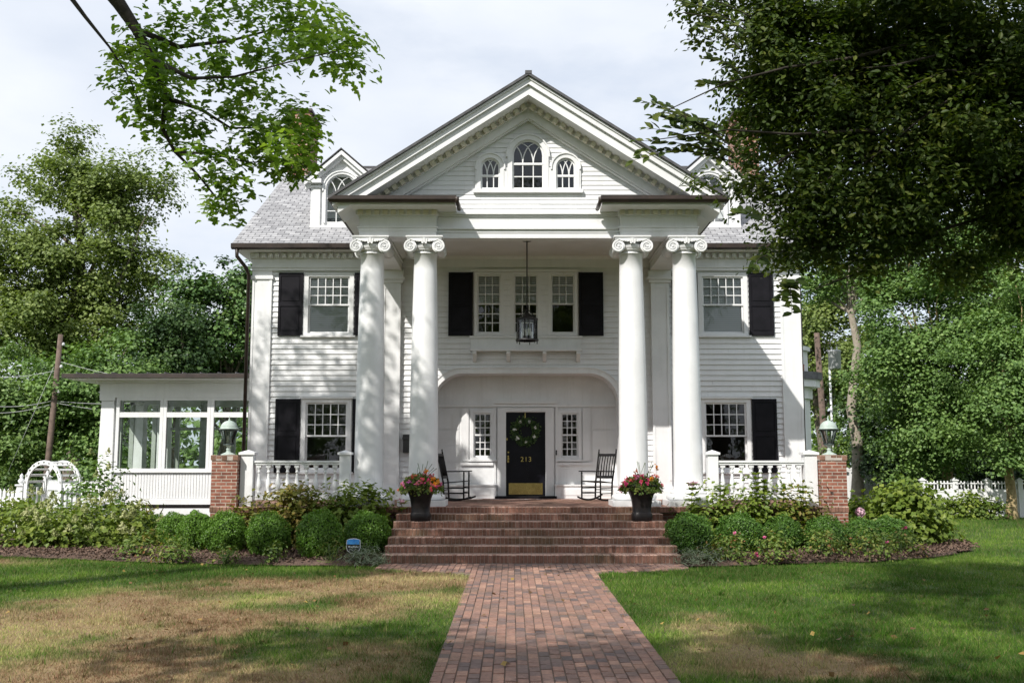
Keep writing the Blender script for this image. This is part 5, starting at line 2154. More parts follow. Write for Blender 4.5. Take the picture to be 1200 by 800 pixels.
def boxwood(px, by, wpx, hpx, Y, label, dark=False):
    p = at(px, by, Y)
    sc = 1208 / Y
    r, h = wpx * 0.94 / 2 / sc, hpx * 0.97 / sc
    key = dark
    if key not in BOX:
        rng = np.random.default_rng(40 + int(dark))
        n = 9000
        d = rng.normal(0, 1, (n, 3))
        d /= np.linalg.norm(d, axis=1, keepdims=True)
        lump = 1 + 0.10 * np.sin(d[:, 0] * 5 + 1) * np.sin(d[:, 1] * 6) + 0.06 * np.sin(d[:, 2] * 9 + d[:, 0] * 7)
        rr = lump * (0.78 + 0.24 * rng.random(n) ** 0.6)
        P = d * rr[:, None]
        P[:, 2] = P[:, 2] * 0.98 + 0.96
        P = P[P[:, 2] > 0.02]
        dd = P - np.array([0, 0, .9])
        n1 = len(P)
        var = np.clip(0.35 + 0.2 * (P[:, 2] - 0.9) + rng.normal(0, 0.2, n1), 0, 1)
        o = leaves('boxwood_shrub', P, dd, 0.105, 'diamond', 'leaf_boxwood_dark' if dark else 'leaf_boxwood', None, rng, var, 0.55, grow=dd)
        # twiggy core that fills the middle
        me = o.data
        BOX[key] = o
        first = True
    else:
        o = BOX[key].copy()
        COL.objects.link(o)
        first = False
    if first:
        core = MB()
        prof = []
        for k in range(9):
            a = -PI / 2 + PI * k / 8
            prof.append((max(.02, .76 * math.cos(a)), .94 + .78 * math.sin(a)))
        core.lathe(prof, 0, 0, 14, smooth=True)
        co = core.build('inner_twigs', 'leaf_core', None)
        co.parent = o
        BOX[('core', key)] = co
    else:
        co = BOX[('core', key)].copy()
        COL.objects.link(co)
        co.parent = o
    o.location = (p.x, Y, 0.03)
    o.scale = (r, r, h / 1.98)
    o.rotation_euler = (0, 0, random.uniform(0, 6.28))
    tag(o, label, 'boxwood', 'clipped boxwood balls along the beds')


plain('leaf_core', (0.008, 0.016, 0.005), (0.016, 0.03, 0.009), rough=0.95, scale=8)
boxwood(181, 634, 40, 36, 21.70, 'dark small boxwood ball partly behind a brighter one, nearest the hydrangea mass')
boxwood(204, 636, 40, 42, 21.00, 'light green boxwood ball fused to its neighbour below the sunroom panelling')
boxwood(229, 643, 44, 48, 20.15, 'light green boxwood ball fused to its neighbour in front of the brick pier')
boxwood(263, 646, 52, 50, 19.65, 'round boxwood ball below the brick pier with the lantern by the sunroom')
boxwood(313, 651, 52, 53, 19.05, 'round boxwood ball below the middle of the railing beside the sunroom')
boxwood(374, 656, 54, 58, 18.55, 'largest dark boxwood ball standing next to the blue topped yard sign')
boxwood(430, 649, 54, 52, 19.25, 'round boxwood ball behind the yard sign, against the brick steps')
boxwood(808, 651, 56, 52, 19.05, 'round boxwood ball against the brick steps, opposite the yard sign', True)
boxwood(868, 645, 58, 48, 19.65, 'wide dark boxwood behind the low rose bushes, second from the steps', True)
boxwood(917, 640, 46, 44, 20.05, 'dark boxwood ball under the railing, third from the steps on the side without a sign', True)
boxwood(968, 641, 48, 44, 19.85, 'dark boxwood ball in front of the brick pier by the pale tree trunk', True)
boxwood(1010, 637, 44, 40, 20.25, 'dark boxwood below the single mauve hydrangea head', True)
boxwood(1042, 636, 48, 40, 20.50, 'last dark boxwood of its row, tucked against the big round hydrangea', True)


def bush(name, px, by, wpx, hpx, Y, label, cat, mat, lsize, n, shape='broad', heads=0, headmat='panicle', headsize=(0.10, 0.20), group=None, seed=0, dots=0, dotmat=None, stems=8, deep=0.8):
    """loose shrub: stems, leaves, and flower heads"""
    rng = np.random.default_rng(1000 + seed)
    p = at(px, by, Y)
    sc = 1208 / Y
    r, h = wpx / 2 / sc, hpx / sc
    t = thing(name, (p.x, Y, 0.03), label, cat, group)
    m = MB()
    tips = []
    for k in range(stems):
        a = rng.uniform(0, 2 * PI)
        u = math.sqrt(rng.random()) * r * 0.85
        e = Vector((p.x + u * math.cos(a), Y + u * math.sin(a) * deep, 0.03 + h * math.sqrt(max(0.05, 1 - (u / r) ** 2)) * rng.uniform(.75, 1)))
        limb(m, (p.x + u * .2 * math.cos(a), Y + u * .2 * math.sin(a), 0.0), e, 0.014, 0.005, rng, 0.1, 4, 5)
        tips.append(e)
    m.build('stems', 'stem_green', t)
    nc = max(12, n // 14)
    d = rng.normal(0, 1, (nc, 3))
    d /= np.linalg.norm(d, axis=1, keepdims=True)
    d[:, 2] = np.abs(d[:, 2])
    rr = 0.5 + 0.5 * rng.random(nc) ** 0.5
    lum = 1 + 0.16 * np.sin(d[:, 0] * 4 + seed) * np.cos(d[:, 1] * 5 + seed * 2)
    cc = np.stack([p.x + d[:, 0] * r * rr * lum, Y + d[:, 1] * r * deep * rr * lum, 0.06 + d[:, 2] * h * rr * lum], 1)
    P, N, T = spray(cc, d, 14, min(0.16, r * 0.3), rng, 0.6)
    P[:, 2] = np.maximum(P[:, 2], 0.05)
    leaves('foliage', P, N, lsize, shape, mat, t, rng, T, 0.45)
    if heads:
        q = rng.normal(0, 1, (heads, 3))
        q /= np.linalg.norm(q, axis=1, keepdims=True)
        q[:, 2] = np.abs(q[:, 2]) * 0.9 + 0.1
        q[:, 1] = -np.abs(q[:, 1]) * 0.9
        hc = np.stack([p.x + q[:, 0] * r * 1.08, Y + q[:, 1] * r * 0.98, 0.10 + q[:, 2] * h * 1.12], 1)
        k = 60
        v = rng.random((heads, k, 1))
        ang = rng.uniform(0, 2 * PI, (heads, k, 1))
        rad = headsize[0] * np.sqrt(rng.random((heads, k, 1))) * (1.05 - v)
        up = np.concatenate([q[:, :2] * 0.5, np.full((heads, 1), 0.8)], 1)
        HP = hc[:, None, :] + up[:, None, :] * v * headsize[1] + np.concatenate([rad * np.cos(ang), rad * np.sin(ang), rad * 0.2], 2)
        tone = np.repeat(rng.random(heads), k) * 0.7 + rng.random(heads * k) * 0.3
        leaves('flower_heads', HP.reshape(-1, 3), np.repeat(q, k, 0), 0.046, 'petal', headmat, t, rng, tone, 0.6)
    if dots:
        q = rng.normal(0, 1, (dots, 3))
        q /= np.linalg.norm(q, axis=1, keepdims=True)
        q[:, 2] = np.abs(q[:, 2])
        q[:, 1] = -np.abs(q[:, 1])
        hc = np.stack([p.x + q[:, 0] * r, Y + q[:, 1] * r * .85, 0.1 + q[:, 2] * h], 1)
        HP = (hc[:, None, :] + rng.normal(0, 0.014, (dots, 12, 3))).reshape(-1, 3)
        leaves('blossoms', HP, np.tile([0, -.7, .5], (len(HP), 1)), 0.04, 'petal', dotmat, t, rng, None, 0.5)
    return t


HG = 'panicle hydrangeas by the arbor'
bush('panicle_hydrangea', 20, 648, 130, 54, 21.2, 'yellow green hydrangea with cream cones in the frame corner below the picket fence', 'hydrangea', 'leaf_hydrangea', 0.11, 1700, heads=24, group=HG, seed=1)
bush('panicle_hydrangea', 88, 646, 120, 46, 21.0, 'hydrangea with cream green cones in front of the white arbor', 'hydrangea', 'leaf_hydrangea', 0.11, 1600, heads=24, group=HG, seed=2)
bush('panicle_hydrangea', 140, 642, 90, 48, 21.2, 'low hydrangea with pale cones below the sunroom corner post', 'hydrangea', 'leaf_hydrangea', 0.11, 1300, heads=21, group=HG, seed=3)
bush('panicle_hydrangea', 112, 622, 90, 84, 24.0, 'tall darker hydrangea with one white head between arbor and sunroom', 'hydrangea', 'leaf_holly', 0.11, 1500, heads=7, group=HG, seed=4)
bush('panicle_hydrangea', 20, 620, 80, 44, 23.6, 'bushy hydrangea at the foot of the arbor, behind the cream cones', 'hydrangea', 'leaf_hydrangea', 0.11, 1100, heads=6, group=HG, seed=5)
bush('ornamental_grass', 160, 620, 46, 34, 24.0, 'tuft of straw coloured grass below the sunroom skirting', 'grass clump', 'leaf_autumn', 0.3, 500, shape='needle', seed=6)

AG = 'yellowing shrubs in front of the porch railing'
bush('leafy_shrub', 290, 622, 64, 58, 20.45, 'yellowing leafy shrub with russet leaves at the foot of the brick pier by the sunroom', 'shrub', 'leaf_autumn', 0.11, 1100, shape='diamond', group=AG, deep=0.35, seed=7)
bush('leafy_shrub', 345, 630, 84, 76, 20.3, 'green and gold leafy shrub below the railing, between two boxwood balls', 'shrub', 'leaf_autumn', 0.12, 2200, shape='diamond', group=AG, deep=0.35, seed=8)
bush('leafy_shrub', 402, 630, 66, 80, 20.35, 'taller yellow green leafy shrub in front of the outer column nearest the sunroom', 'shrub', 'leaf_hydrangea', 0.13, 1900, shape='diamond', group=AG, deep=0.35, seed=9)
bush('leafy_shrub', 438, 620, 50, 76, 20.4, 'bright green leafy shrub reaching up beside the steps and column', 'shrub', 'leaf_hydrangea', 0.13, 900, shape='diamond', group=AG, deep=0.35, seed=10)
bush('leafy_shrub', 835, 625, 74, 72, 20.4, 'leafy shrub below the outer column, topped by one pink phlox', 'shrub', 'leaf_hydrangea', 0.11, 1400, shape='diamond', group=AG, deep=0.35, seed=11)
bush('leafy_shrub', 890, 625, 90, 80, 20.4, 'green leafy shrub with tall tips in front of the middle of the far railing', 'shrub', 'leaf_hydrangea', 0.11, 1600, shape='diamond', group=AG, deep=0.35, seed=12)
bush('leafy_shrub', 942, 622, 66, 70, 20.4, 'bronze tinged leafy shrub against the railing post and brick pier', 'shrub', 'leaf_autumn', 0.10, 800, shape='diamond', group=AG, deep=0.35, seed=13)
bush('round_hydrangea', 1066, 634, 92, 74, 21.6, 'big round light green hydrangea standing alone at the end of the bed', 'hydrangea', 'leaf_hydrangea', 0.13, 3400, seed=14, stems=14)
bush('round_hydrangea', 1012, 620, 60, 50, 22.6, 'lower light green hydrangea with one mauve head, beside the brick pier', 'hydrangea', 'leaf_hydrangea', 0.12, 1300, seed=15, dots=0)
bush('catmint_clump', 1005, 604, 80, 30, 24.5, 'low blue green feathery clump in front of the pale tree trunk', 'perennial', 'leaf_holly', 0.10, 1100, shape='diamond', seed=16)

bush('fence_shrub', 1138, 604, 44, 30, 32.4, 'yellow green shrub growing against the board fence between two posts', 'shrub', 'leaf_hydrangea', 0.12, 900, group='shrubs along the board fence', seed=17)
bush('fence_shrub', 1160, 604, 36, 20, 32.2, 'lower shrub against the board fence, next to the tan trunk at the frame edge', 'shrub', 'leaf_rose', 0.12, 600, group='shrubs along the board fence', seed=18)
bush('fence_shrub', 1112, 604, 30, 22, 32.6, 'shrub at the board fence end, just beyond the round hydrangea', 'shrub', 'leaf_hydrangea', 0.12, 500, group='shrubs along the board fence', seed=19)

# two small round flower heads
for (px, py, Y, nm, lab, r) in ((1008, 600, 21.2, 'hydrangea_head', 'single mauve pink hydrangea head above the boxwoods', 0.09),):
    rng = np.random.default_rng(77)
    c = at(px, py, Y)
    d = rng.normal(0, 1, (160, 3))
    d /= np.linalg.norm(d, axis=1, keepdims=True)
    t = thing(nm, (c.x, c.y, 0.3), lab, 'flower')
    leaves('florets', np.array(c) + d * r, d, 0.045, 'petal', 'petal_pale', t, rng, None, 0.3)
    m = MB()
    m.tube([(c.x + .05, c.y + .1, 0.1), c], .008, 5)
    m.build('stem', 'stem_green', t)


def phlox(px, by, py, Y, label, head=None, seed=0, whorls=9):
    """upright stem with leaves in whorls"""
    rng = np.random.default_rng(2000 + seed)
    b, e = at(px, by, Y), at(px, py, Y)
    t = thing('upright_phlox', (b.x, Y, 0.05), label, 'perennial', 'upright leafy stems in front of the porch')
    m = MB()
    top = Vector((b.x + rng.normal(0, .03), Y, e.z))
    m.tube([(b.x, Y, 0.05), (b.x + rng.normal(0, .02), Y, 0.5 * top.z), top], [.011, .009, .005], 6)
    m.build('stem', 'stem_green', t)
    P, D = [], []
    for k in range(whorls):
        f = k / (whorls - 1)
        z = 0.45 + (top.z - 0.45) * f
        x = b.x + (top.x - b.x) * f
        for q in range(8):
            a = q * PI / 4 + k * 0.5
            P.append((x, Y, z))
            D.append((math.cos(a), math.sin(a), 0.35))
    D = np.array(D)
    N = np.stack([-D[:, 0] * .3, -D[:, 1] * .3, np.ones(len(D))], 1)
    leaves('foliage', P, N, 0.17, 'oval', 'leaf_hydrangea', t, rng, None, 0.14, grow=D)
    if head:
        q = rng.normal(0, 1, (60, 3)) * np.array([.07, .07, .04]) * 0.7
        leaves('flower_head', np.array(top) + q + np.array([0, 0, .03]), q + np.array([0, 0, .1]), 0.05, 'petal', head, t, rng, None, 0.4)


phlox(812, 630, 568, 20.35, 'upright leafy stem with a pink flower head in front of the far outer column', 'petal_pale', 1)
phlox(846, 630, 570, 20.5, 'slim upright leafy stem in front of the near post of the far railing', None, 2)
phlox(888, 630, 556, 20.3, 'tallest upright leafy stem in front of the balusters', None, 3, 12)
phlox(897, 630, 566, 20.4, 'second upright leafy stem leaning against the tallest one', None, 4, 10)
phlox(918, 630, 574, 20.5, 'short upright leafy stem in front of the last balusters', None, 5)
phlox(942, 630, 572, 20.4, 'upright leafy stem in front of the white post next to the brick pier', None, 6)
phlox(470, 625, 590, 20.5, 'pink flowered stem growing beside the planter of pink flowers', 'petal_pale', 7, 5)
phlox(432, 620, 570, 20.5, 'upright leafy stem beside the column base near the planter of pink flowers', None, 8, 9)
phlox(366, 620, 582, 20.45, 'upright leafy stem growing before the balusters by the sunroom', None, 9, 7)

RG = 'low perennials along the lawn edge'
bush('low_rose', 165, 652, 46, 30, 18.78, 'low rose bush with russet tips in front of the light boxwoods', 'perennial', 'leaf_newrose', 0.075, 560, shape='diamond', group=RG, seed=20)
bush('low_rose', 204, 657, 44, 26, 17.96, 'low yellow green rose bush at the mulch edge below the fused boxwoods', 'perennial', 'leaf_newrose', 0.075, 480, shape='diamond', group=RG, seed=21)
bush('low_rose', 262, 659, 34, 18, 17.95, 'small yellow green seedling clump on bare mulch', 'perennial', 'leaf_newrose', 0.065, 240, shape='diamond', group=RG, seed=22)
bush('low_rose', 322, 662, 24, 22, 17.95, 'small dark green tuft beneath the gap of two boxwoods', 'perennial', 'leaf_rose', 0.07, 200, shape='diamond', group=RG, seed=23)
bush('low_rose', 388, 663, 34, 26, 17.95, 'spiky dark green clump beside the foot of the yard sign', 'perennial', 'leaf_newrose', 0.075, 320, shape='needle', group=RG, seed=24)
bush('lavender_clump', 428, 665, 46, 15, 17.85, 'silvery green lavender clump in front of the yard sign', 'perennial', 'leaf_lavender', 0.09, 900, shape='needle', group='silvery clumps beside the steps', seed=25)
bush('lavender_clump', 822, 664, 52, 14, 17.9, 'silvery green lavender strip at the lawn edge opposite the yard sign', 'perennial', 'leaf_lavender', 0.09, 800, shape='needle', group='silvery clumps beside the steps', seed=26)
bush('low_rose', 853, 656, 48, 30, 18.12, 'rose bush with one red bloom, nearest the silvery strip', 'perennial', 'leaf_newrose', 0.075, 620, shape='diamond', group=RG, seed=27, dots=1, dotmat='petal_pink')
bush('low_rose', 906, 656, 50, 34, 18.12, 'rose bush with reddish new shoots between bare patches of mulch', 'perennial', 'leaf_newrose', 0.075, 640, shape='diamond', group=RG, seed=28, dots=2, dotmat='petal_pink')
bush('low_rose', 965, 653, 48, 32, 18.61, 'rose bush without blooms in front of the boxwood by the pier', 'perennial', 'leaf_newrose', 0.075, 560, shape='diamond', group=RG, seed=29)
bush('low_rose', 1016, 652, 56, 30, 18.78, 'low green rose bush with a red bloom below the mauve hydrangea head', 'perennial', 'leaf_newrose', 0.075, 640, shape='diamond', group=RG, seed=30, dots=1, dotmat='petal_pink')
bush('low_rose', 1056, 648, 48, 28, 19.49, 'low green rose bush closest to the big round hydrangea', 'perennial', 'leaf_newrose', 0.075, 560, shape='diamond', group=RG, seed=31, dots=1, dotmat='petal_pink')


# ------------------------------------------------------------------ yard sign
def yard_sign():
    p = at(414, 648, 18.35)
    x, y, z = p.x, 18.35, 0.15
    t = thing('yard_sign', (x, y, 0), 'small shield shaped yard sign, blue above black, staked among the boxwoods', 'sign')
    w, h = 0.125, 0.27

    def shield(s=1.0, a=0.0, b=1.0):
        full = [(-.95, .90), (-.5, .97), (0, 1.0), (.5, .97), (.95, .90), (1.0, .7), (1.0, .38), (.85, .2), (.5, .07), (0, 0), (-.5, .07), (-.85, .2), (-1.0, .38), (-1.0, .7)]
        return [(x + px * w * s, z + h * 0.5 + (pz - .5) * h * s) for px, pz in full]
    m = MB()
    m.prism(shield(1.0), y - 0.003, y + 0.008)
    m.build('rim', 'sign_white', t)
    m = MB()
    m.prism(shield(0.91), y - 0.006, y - 0.0032)
    m.build('face', 'sign_dark', t)
    m = MB()
    zt = z + h * 0.5
    m.prism([(x - .113, zt + .03), (x + .113, zt + .03), (x + .107, zt + .108), (x + .05, zt + .117), (x, zt + .121), (x - .05, zt + .117), (x - .107, zt + .108)], y - 0.009, y - 0.0062)
    m.build('header', 'sign_blue', t)
    m = MB()
    xx = x - 0.085
    rng = random.Random(3)
    while xx < x + 0.08:                       # the worn, unreadable line of lettering
        ww = rng.uniform(0.008, 0.014)
        m.box(xx, xx + ww, y - 0.009, y - 0.0062, zt - 0.022, zt - 0.022 + rng.choice([0.016, 0.016, 0.024]))
        xx += ww + 0.003
    for q in (-1, 1):
        m.obox((x + q * 0.03, y - 0.0076, zt - 0.065), (0.035, 0, q * 0.02), (0, .0012, 0), (0, 0, 0.003))
    m.build('lettering', 'sign_white', t)
    m = MB()
    m.tube([(x, y + 0.014, -0.05), (x, y + 0.014, 0.3)], 0.006, 6)
    m.build('stake', 'galvanised', t)


yard_sign()


# ================================================================== GARDEN ARBOR AND FENCES
def arbor():
    c = at(60, 600, 25.2)
    t = thing('garden_arbor', (c.x, 25.2, 0), 'white arched garden arbor with slatted sides rising from the hydrangeas', 'arbor', local=True)
    hw, zs, dp = 0.62, 1.20, 0.28
    for s in (-1, 1):
        m = MB()
        L1, L2 = [(-hw, 0)], [(-hw + .10, 0)]
        for k in range(17):
            a = PI - PI * k / 16
            L1.append((hw * math.cos(a), zs + 0.60 * math.sin(a)))
            L2.append(((hw - .10) * math.cos(a), zs + (0.60 - .10) * math.sin(a)))
        L1.append((hw, 0))
        L2.append((hw - .10, 0))
        m.ring(L1, L2, s * dp - 0.02, s * dp + 0.02)
        m.build('arch', 'vinyl_fence', t)
    m = MB()
    for k in range(11):
        a = PI * (k + .5) / 11
        x, z = (hw - .03) * math.cos(a), zs + (.60 - .03) * math.sin(a)
        m.obox((x, 0, z), (-math.sin(a) * .028, 0, math.cos(a) * .028), (0, dp + .06, 0), (math.cos(a) * .008, 0, math.sin(a) * .008))
    m.build('cross_slats', 'vinyl_fence', t)
    for s in (-1, 1):
        m = MB()
        for k in range(4):
            yy = -dp + 2 * dp * (k + .5) / 4
            m.box(s * (hw - .05), s * (hw - .03), yy - .022, yy + .022, 0, 1.15)
        for zz in (.3, .65, 1.0):
            m.box(s * (hw - .029), s * (hw - .012), -dp + .02, dp - .02, zz - .03, zz + .03)
        m.build('side_lattice', 'vinyl_fence', t)
    t.rotation_euler = (0, 0, R(-24))


arbor()


def picket_fence(name, p0, p1, label, top, n_posts, group=None, spindle=False, finial=False, solid=0.0):
    p0, p1 = Vector((*p0, 0)), Vector((*p1, 0))
    t = thing(name, p0, label, 'fence', group, local=True)
    ln = (p1 - p0).length
    t.rotation_euler = (0, 0, math.atan2(p1.y - p0.y, p1.x - p0.x))
    m = MB()
    for zz in (0.18, top - 0.25):
        m.box(0, ln, -0.02, 0.02, zz - 0.045, zz + 0.045)
    if spindle:
        m.box(0, ln, -0.035, 0.035, top - 0.04, top)
    m.build('rail', 'vinyl_fence', t)
    m = MB()
    step = 0.105
    k = int(ln / step)
    for i in range(k):
        x = (i + .5) * step
        if spindle:
            m.box(x - .018, x + .018, -.015, .015, top - 0.205, top - 0.041 + (0.10 if i % 2 else 0.10))
        else:
            m.prism([(x - .035, .06), (x + .035, .06), (x + .035, top - .07), (x, top), (x - .035, top - .07)], -.038, -.021)
    if solid:
        m.box(0.0, ln, -.012, .012, 0.05, solid)
    m.build('pickets' if not spindle else 'spindles', 'vinyl_fence', t)
    for i in range(n_posts):
        x = ln * i / max(1, n_posts - 1)
        m = MB()
        w = 0.075
        m.box(x - w, x + w, -w, w, 0, top + .06)
        m.box(x - w - .03, x + w + .03, -w - .03, w + .03, top + .061, top + .10)
        if finial:
            m.lathe([(.03, top + .10), (.075, top + .15), (.08, top + .19), (.04, top + .24), (.03, top + .26), (.05, top + .29), (.01, top + .36)], x, 0, 12)
        else:
            m.add([(x - w, -w, top + .101), (x + w, -w, top + .101), (x + w, w, top + .101), (x - w, w, top + .101), (x, 0, top + .17)], [(0, 1, 4), (1, 2, 4), (2, 3, 4), (3, 0, 4)])
        m.build('post', 'vinyl_fence', t)


picket_fence('picket_fence', (-14.9, 25.5), (-12.35, 25.3), 'white picket fence with a carved finial post at the frame edge', 1.12, 3, 'white picket fences beside the arbor', finial=True)
picket_fence('picket_fence', (-11.0, 27.4), (-14.0, 30.4), 'white picket fence seen through the arbor, behind the hydrangeas', 1.25, 3, 'white picket fences beside the arbor')
picket_fence('board_fence', (13.0, 33.6), (22.0, 32.6), 'white board fence with spindle top running behind the tan tree trunks', 1.10, 10, None, spindle=True, solid=0.86)
m = MB()
fx = thing('vinyl_fence', (11.0, 42.5, 0), 'tall white solid panel fence behind the pale tree trunk', 'fence')
for k in range(3):
    x0 = 10.9 + 2.4 * k
    m = MB()
    m.box(x0 + .07, x0 + 2.33, 42.47, 42.53, 0.1, 1.45)
    m.box(x0 + .07, x0 + 2.33, 42.45, 42.55, 1.452, 1.55)
    for q in range(14):
        m.box(x0 + .1 + q * .152, x0 + .1 + q * .152 + .14, 42.455, 42.469, 0.15, 1.44)
    m.build('panel', 'vinyl_fence', fx)
for k in range(4):
    x0 = 10.9 + 2.4 * k
    m = MB()
    m.box(x0 - .068, x0 + .068, 42.43, 42.57, 0, 1.62)
    m.box(x0 - .09, x0 + .09, 42.41, 42.59, 1.622, 1.68)
    m.build('post', 'vinyl_fence', fx)

# ================================================================== POLES AND WIRES
PY_ = 36.5
p0, p1 = at(56, 545, PY_), at(71, 395, PY_)
t = thing('utility_pole', (p0.x, PY_, 0), 'leaning brown wooden utility pole beyond the white arbor', 'utility pole')
m = MB()
m.tube([(p0.x - .1, PY_, -0.2), (p0.x, PY_, p0.z), p1 + Vector((0, 0, .1))], [.12, .11, .085], 12)
m.build('pole', 'pole_wood', t)
m = MB()
for zz in (4.2, 5.1, 5.9):
    f = (zz - p0.z) / (p1.z - p0.z)
    m.lathe([(.05, zz), (.06, zz + .05), (.03, zz + .12)], p0.x + (p1.x - p0.x) * f + .13, PY_, 8)
m.build('insulators', 'galvanised', t)
WG = 'service wires at the leaning pole'
for i, (a, b, lab, mt) in enumerate((
        ((-20, 441), (70, 433), 'thin wire running from the pole out of frame, uppermost of its bunch', 'wire_pale'),
        ((-20, 475), (64, 469), 'thin pale wire leaving the pole near its middle, out of frame', 'wire_pale'),
        ((-20, 484), (66, 472), 'thin sagging wire just below the pale middle wire', 'wire_pale'),
        ((64, 470), (200, 468), 'pale wire from the pole towards the sunroom eaves', 'wire_pale'),
        ((66, 472), (200, 484), 'lower wire sloping from the pole behind the sunroom', 'wire_pale'),
        ((71, 424), (200, 447), 'upper wire sloping from the pole to the sunroom roof', 'wire_pale'))):
    A_, B_ = at(*a, PY_), at(*b, PY_)
    m = MB()
    pts = [A_.lerp(B_, k / 10) - Vector((0, 0, 0.12 * math.sin(PI * k / 10))) for k in range(11)]
    m.tube(pts, .011, 6)
    tag(m.build('overhead_wire', mt), lab, 'wire', WG)
m = MB()
m.tube([at(10, 552, PY_), at(63, 430, PY_)], .009, 6)
tag(m.build('guy_wire', 'wire_pale'), 'slanting guy wire from the leaning pole down to the ground', 'wire')
p0, p1 = at(968, 545, 45), at(957, 390, 45)
t = thing('utility_pole', (p0.x, 45, 0), 'utility pole carrying a grey transformer beside the house corner', 'utility pole')
m = MB()
m.tube([(p0.x, 45, -0.2), p0, p1], [.16, .15, .12], 12)
m.build('pole', 'pole_wood', t)
m = MB()
c = at(975, 422, 45)
m.lathe([(.24, c.z - .42), (.27, c.z - .38), (.27, c.z + .34), (.29, c.z + .36), (.26, c.z + .42), (.05, c.z + .45)], c.x + .05, 44.8, 18)
for q in (-.12, .12):
    m.lathe([(.03, c.z + .44), (.045, c.z + .5), (.02, c.z + .58)], c.x + .05 + q, 44.8, 8)
m.build('transformer', 'galvanised', t)
m = MB()
m.tube([(p0.x + .3, 44.85, 0), (p0.x + .26, 44.85, c.z - .3)], .05, 8)
m.build('conduit', 'sign_white', t)

# ================================================================== TREES


def B(px, py, Y, rx, ry=None, rz_=None):
    """crown ellipsoid centred where pixel (px,py) lies at distance Y; radii in metres"""
    p = at(px, py, Y)
    return ((p.x, Y, p.z), (rx, ry or rx, rz_ or rx * 0.8))


# -- left
tree('shade_tree', (at(80, 560, 47).x, 47, 0), 'tall airy green tree rising highest behind the leaning utility pole', 'tree',
     [B(95, 215, 47, 2.3), B(40, 215, 47, 1.9), B(150, 235, 47, 2.0), B(10, 285, 47, 2.8), B(80, 300, 47, 3.0), B(150, 320, 47, 2.0), B(30, 370, 46, 3.0), B(105, 380, 46, 2.8), B(160, 375, 47, 1.4), B(75, 175, 47, 1.3), B(170, 215, 47, 1.2)],
     'bark_grey', 'leaf_oak', 0.36, 13.5, 900, 84, 0.36, 0.17, limbs=34, seed=21, inner=0.25)
tree('magnolia_tree', (at(262, 540, 44).x, 44, 0), 'dense glossy evergreen behind the sunroom, against the house corner', 'tree',
     [B(265, 335, 44, 1.7), B(280, 390, 44, 2.2), B(235, 375, 44, 1.7), B(250, 420, 44, 2.2), B(300, 350, 44, 1.6)],
     'bark_grey', 'leaf_magnolia', 0.24, 6.5, 420, 80, 0.33, 0.18, limbs=12, seed=22, inner=0.3)
tree('young_evergreen', (at(202, 540, 41).x, 41, 0), 'thin upright evergreen between the tall airy tree and the glossy evergreen', 'tree',
     [B(200, 395, 41, 1.0, 1.0, 1.6), B(215, 375, 41, .8, .8, 1.2), B(195, 430, 41, 1.3), B(180, 380, 42, .8)],
     'bark_grey', 'leaf_dark', 0.14, 5.0, 150, 70, 0.26, 0.14, limbs=10, seed=23, inner=0.2)
tree('understory_tree', (at(30, 555, 40).x, 40, 0), 'round leafy tree crowding the foot of the leaning pole', 'tree',
     [B(25, 480, 40, 2.4), B(-25, 455, 40, 2.2), B(60, 500, 40, 1.6), B(0, 520, 39, 2.2)],
     'bark_grey', 'leaf_wood', 0.2, 3.6, 330, 90, 0.33, 0.15, limbs=10, seed=24)
tree('understory_tree', (at(118, 555, 39).x, 39, 0), 'leafy tree hanging over the sunroom roof corner', 'tree',
     [B(110, 440, 39, 1.9), B(150, 430, 40, 1.6), B(95, 490, 39, 1.9), B(130, 510, 38.5, 1.8), B(175, 440, 41, 1.4)],
     'bark_grey', 'leaf_holly', 0.2, 4.2, 330, 90, 0.33, 0.15, limbs=10, seed=25)
# -- right
tree('dense_holly', (at(1112, 600, 36).x, 36, 0), 'broad dense green tree, its tan trunk behind the board fence beside the round hydrangea', 'tree',
     [B(1100, 370, 36, 2.2), B(1060, 440, 36, 2.0), B(1130, 450, 35.5, 2.2), B(1085, 500, 35.5, 1.9), B(1120, 300, 36.5, 1.8), B(1050, 370, 37, 1.5), B(1150, 390, 36, 1.8), B(1100, 530, 35.5, 1.1)],
     'bark_tan', 'leaf_holly', 0.2, 6.0, 760, 110, 0.31, 0.12, limbs=14, seed=31, inner=0.4)
tree('dense_holly', (at(1186, 607, 32.4).x, 32.4, 0), 'dense green tree at the frame edge whose tan trunk stands before the fence', 'tree',
     [B(1190, 430, 32.4, 1.7), B(1160, 490, 32, 1.4), B(1210, 500, 32.4, 1.4), B(1215, 380, 33, 1.9), B(1180, 520, 32, .9), B(1240, 430, 32.5, 1.8)],
     'bark_tan', 'leaf_holly', 0.16, 5.0, 560, 110, 0.29, 0.11, limbs=12, seed=32, inner=0.4)
tree('slender_tree', (at(1004, 575, 41).x, 41, 0), 'slender tree with a bare pale grey trunk and high thin crown', 'tree',
     [B(1000, 300, 41, 1.5), B(970, 330, 41, 1.2), B(1040, 330, 41, 1.4), B(1010, 250, 41, 1.8), B(960, 280, 41, 1.3), B(1060, 280, 41, 1.6)],
     'bark_pale', 'leaf_holly', 0.25, 9.0, 230, 70, 0.34, 0.14, limbs=18, seed=33, inner=0.2, lean=(0.15, 0), lo=7)
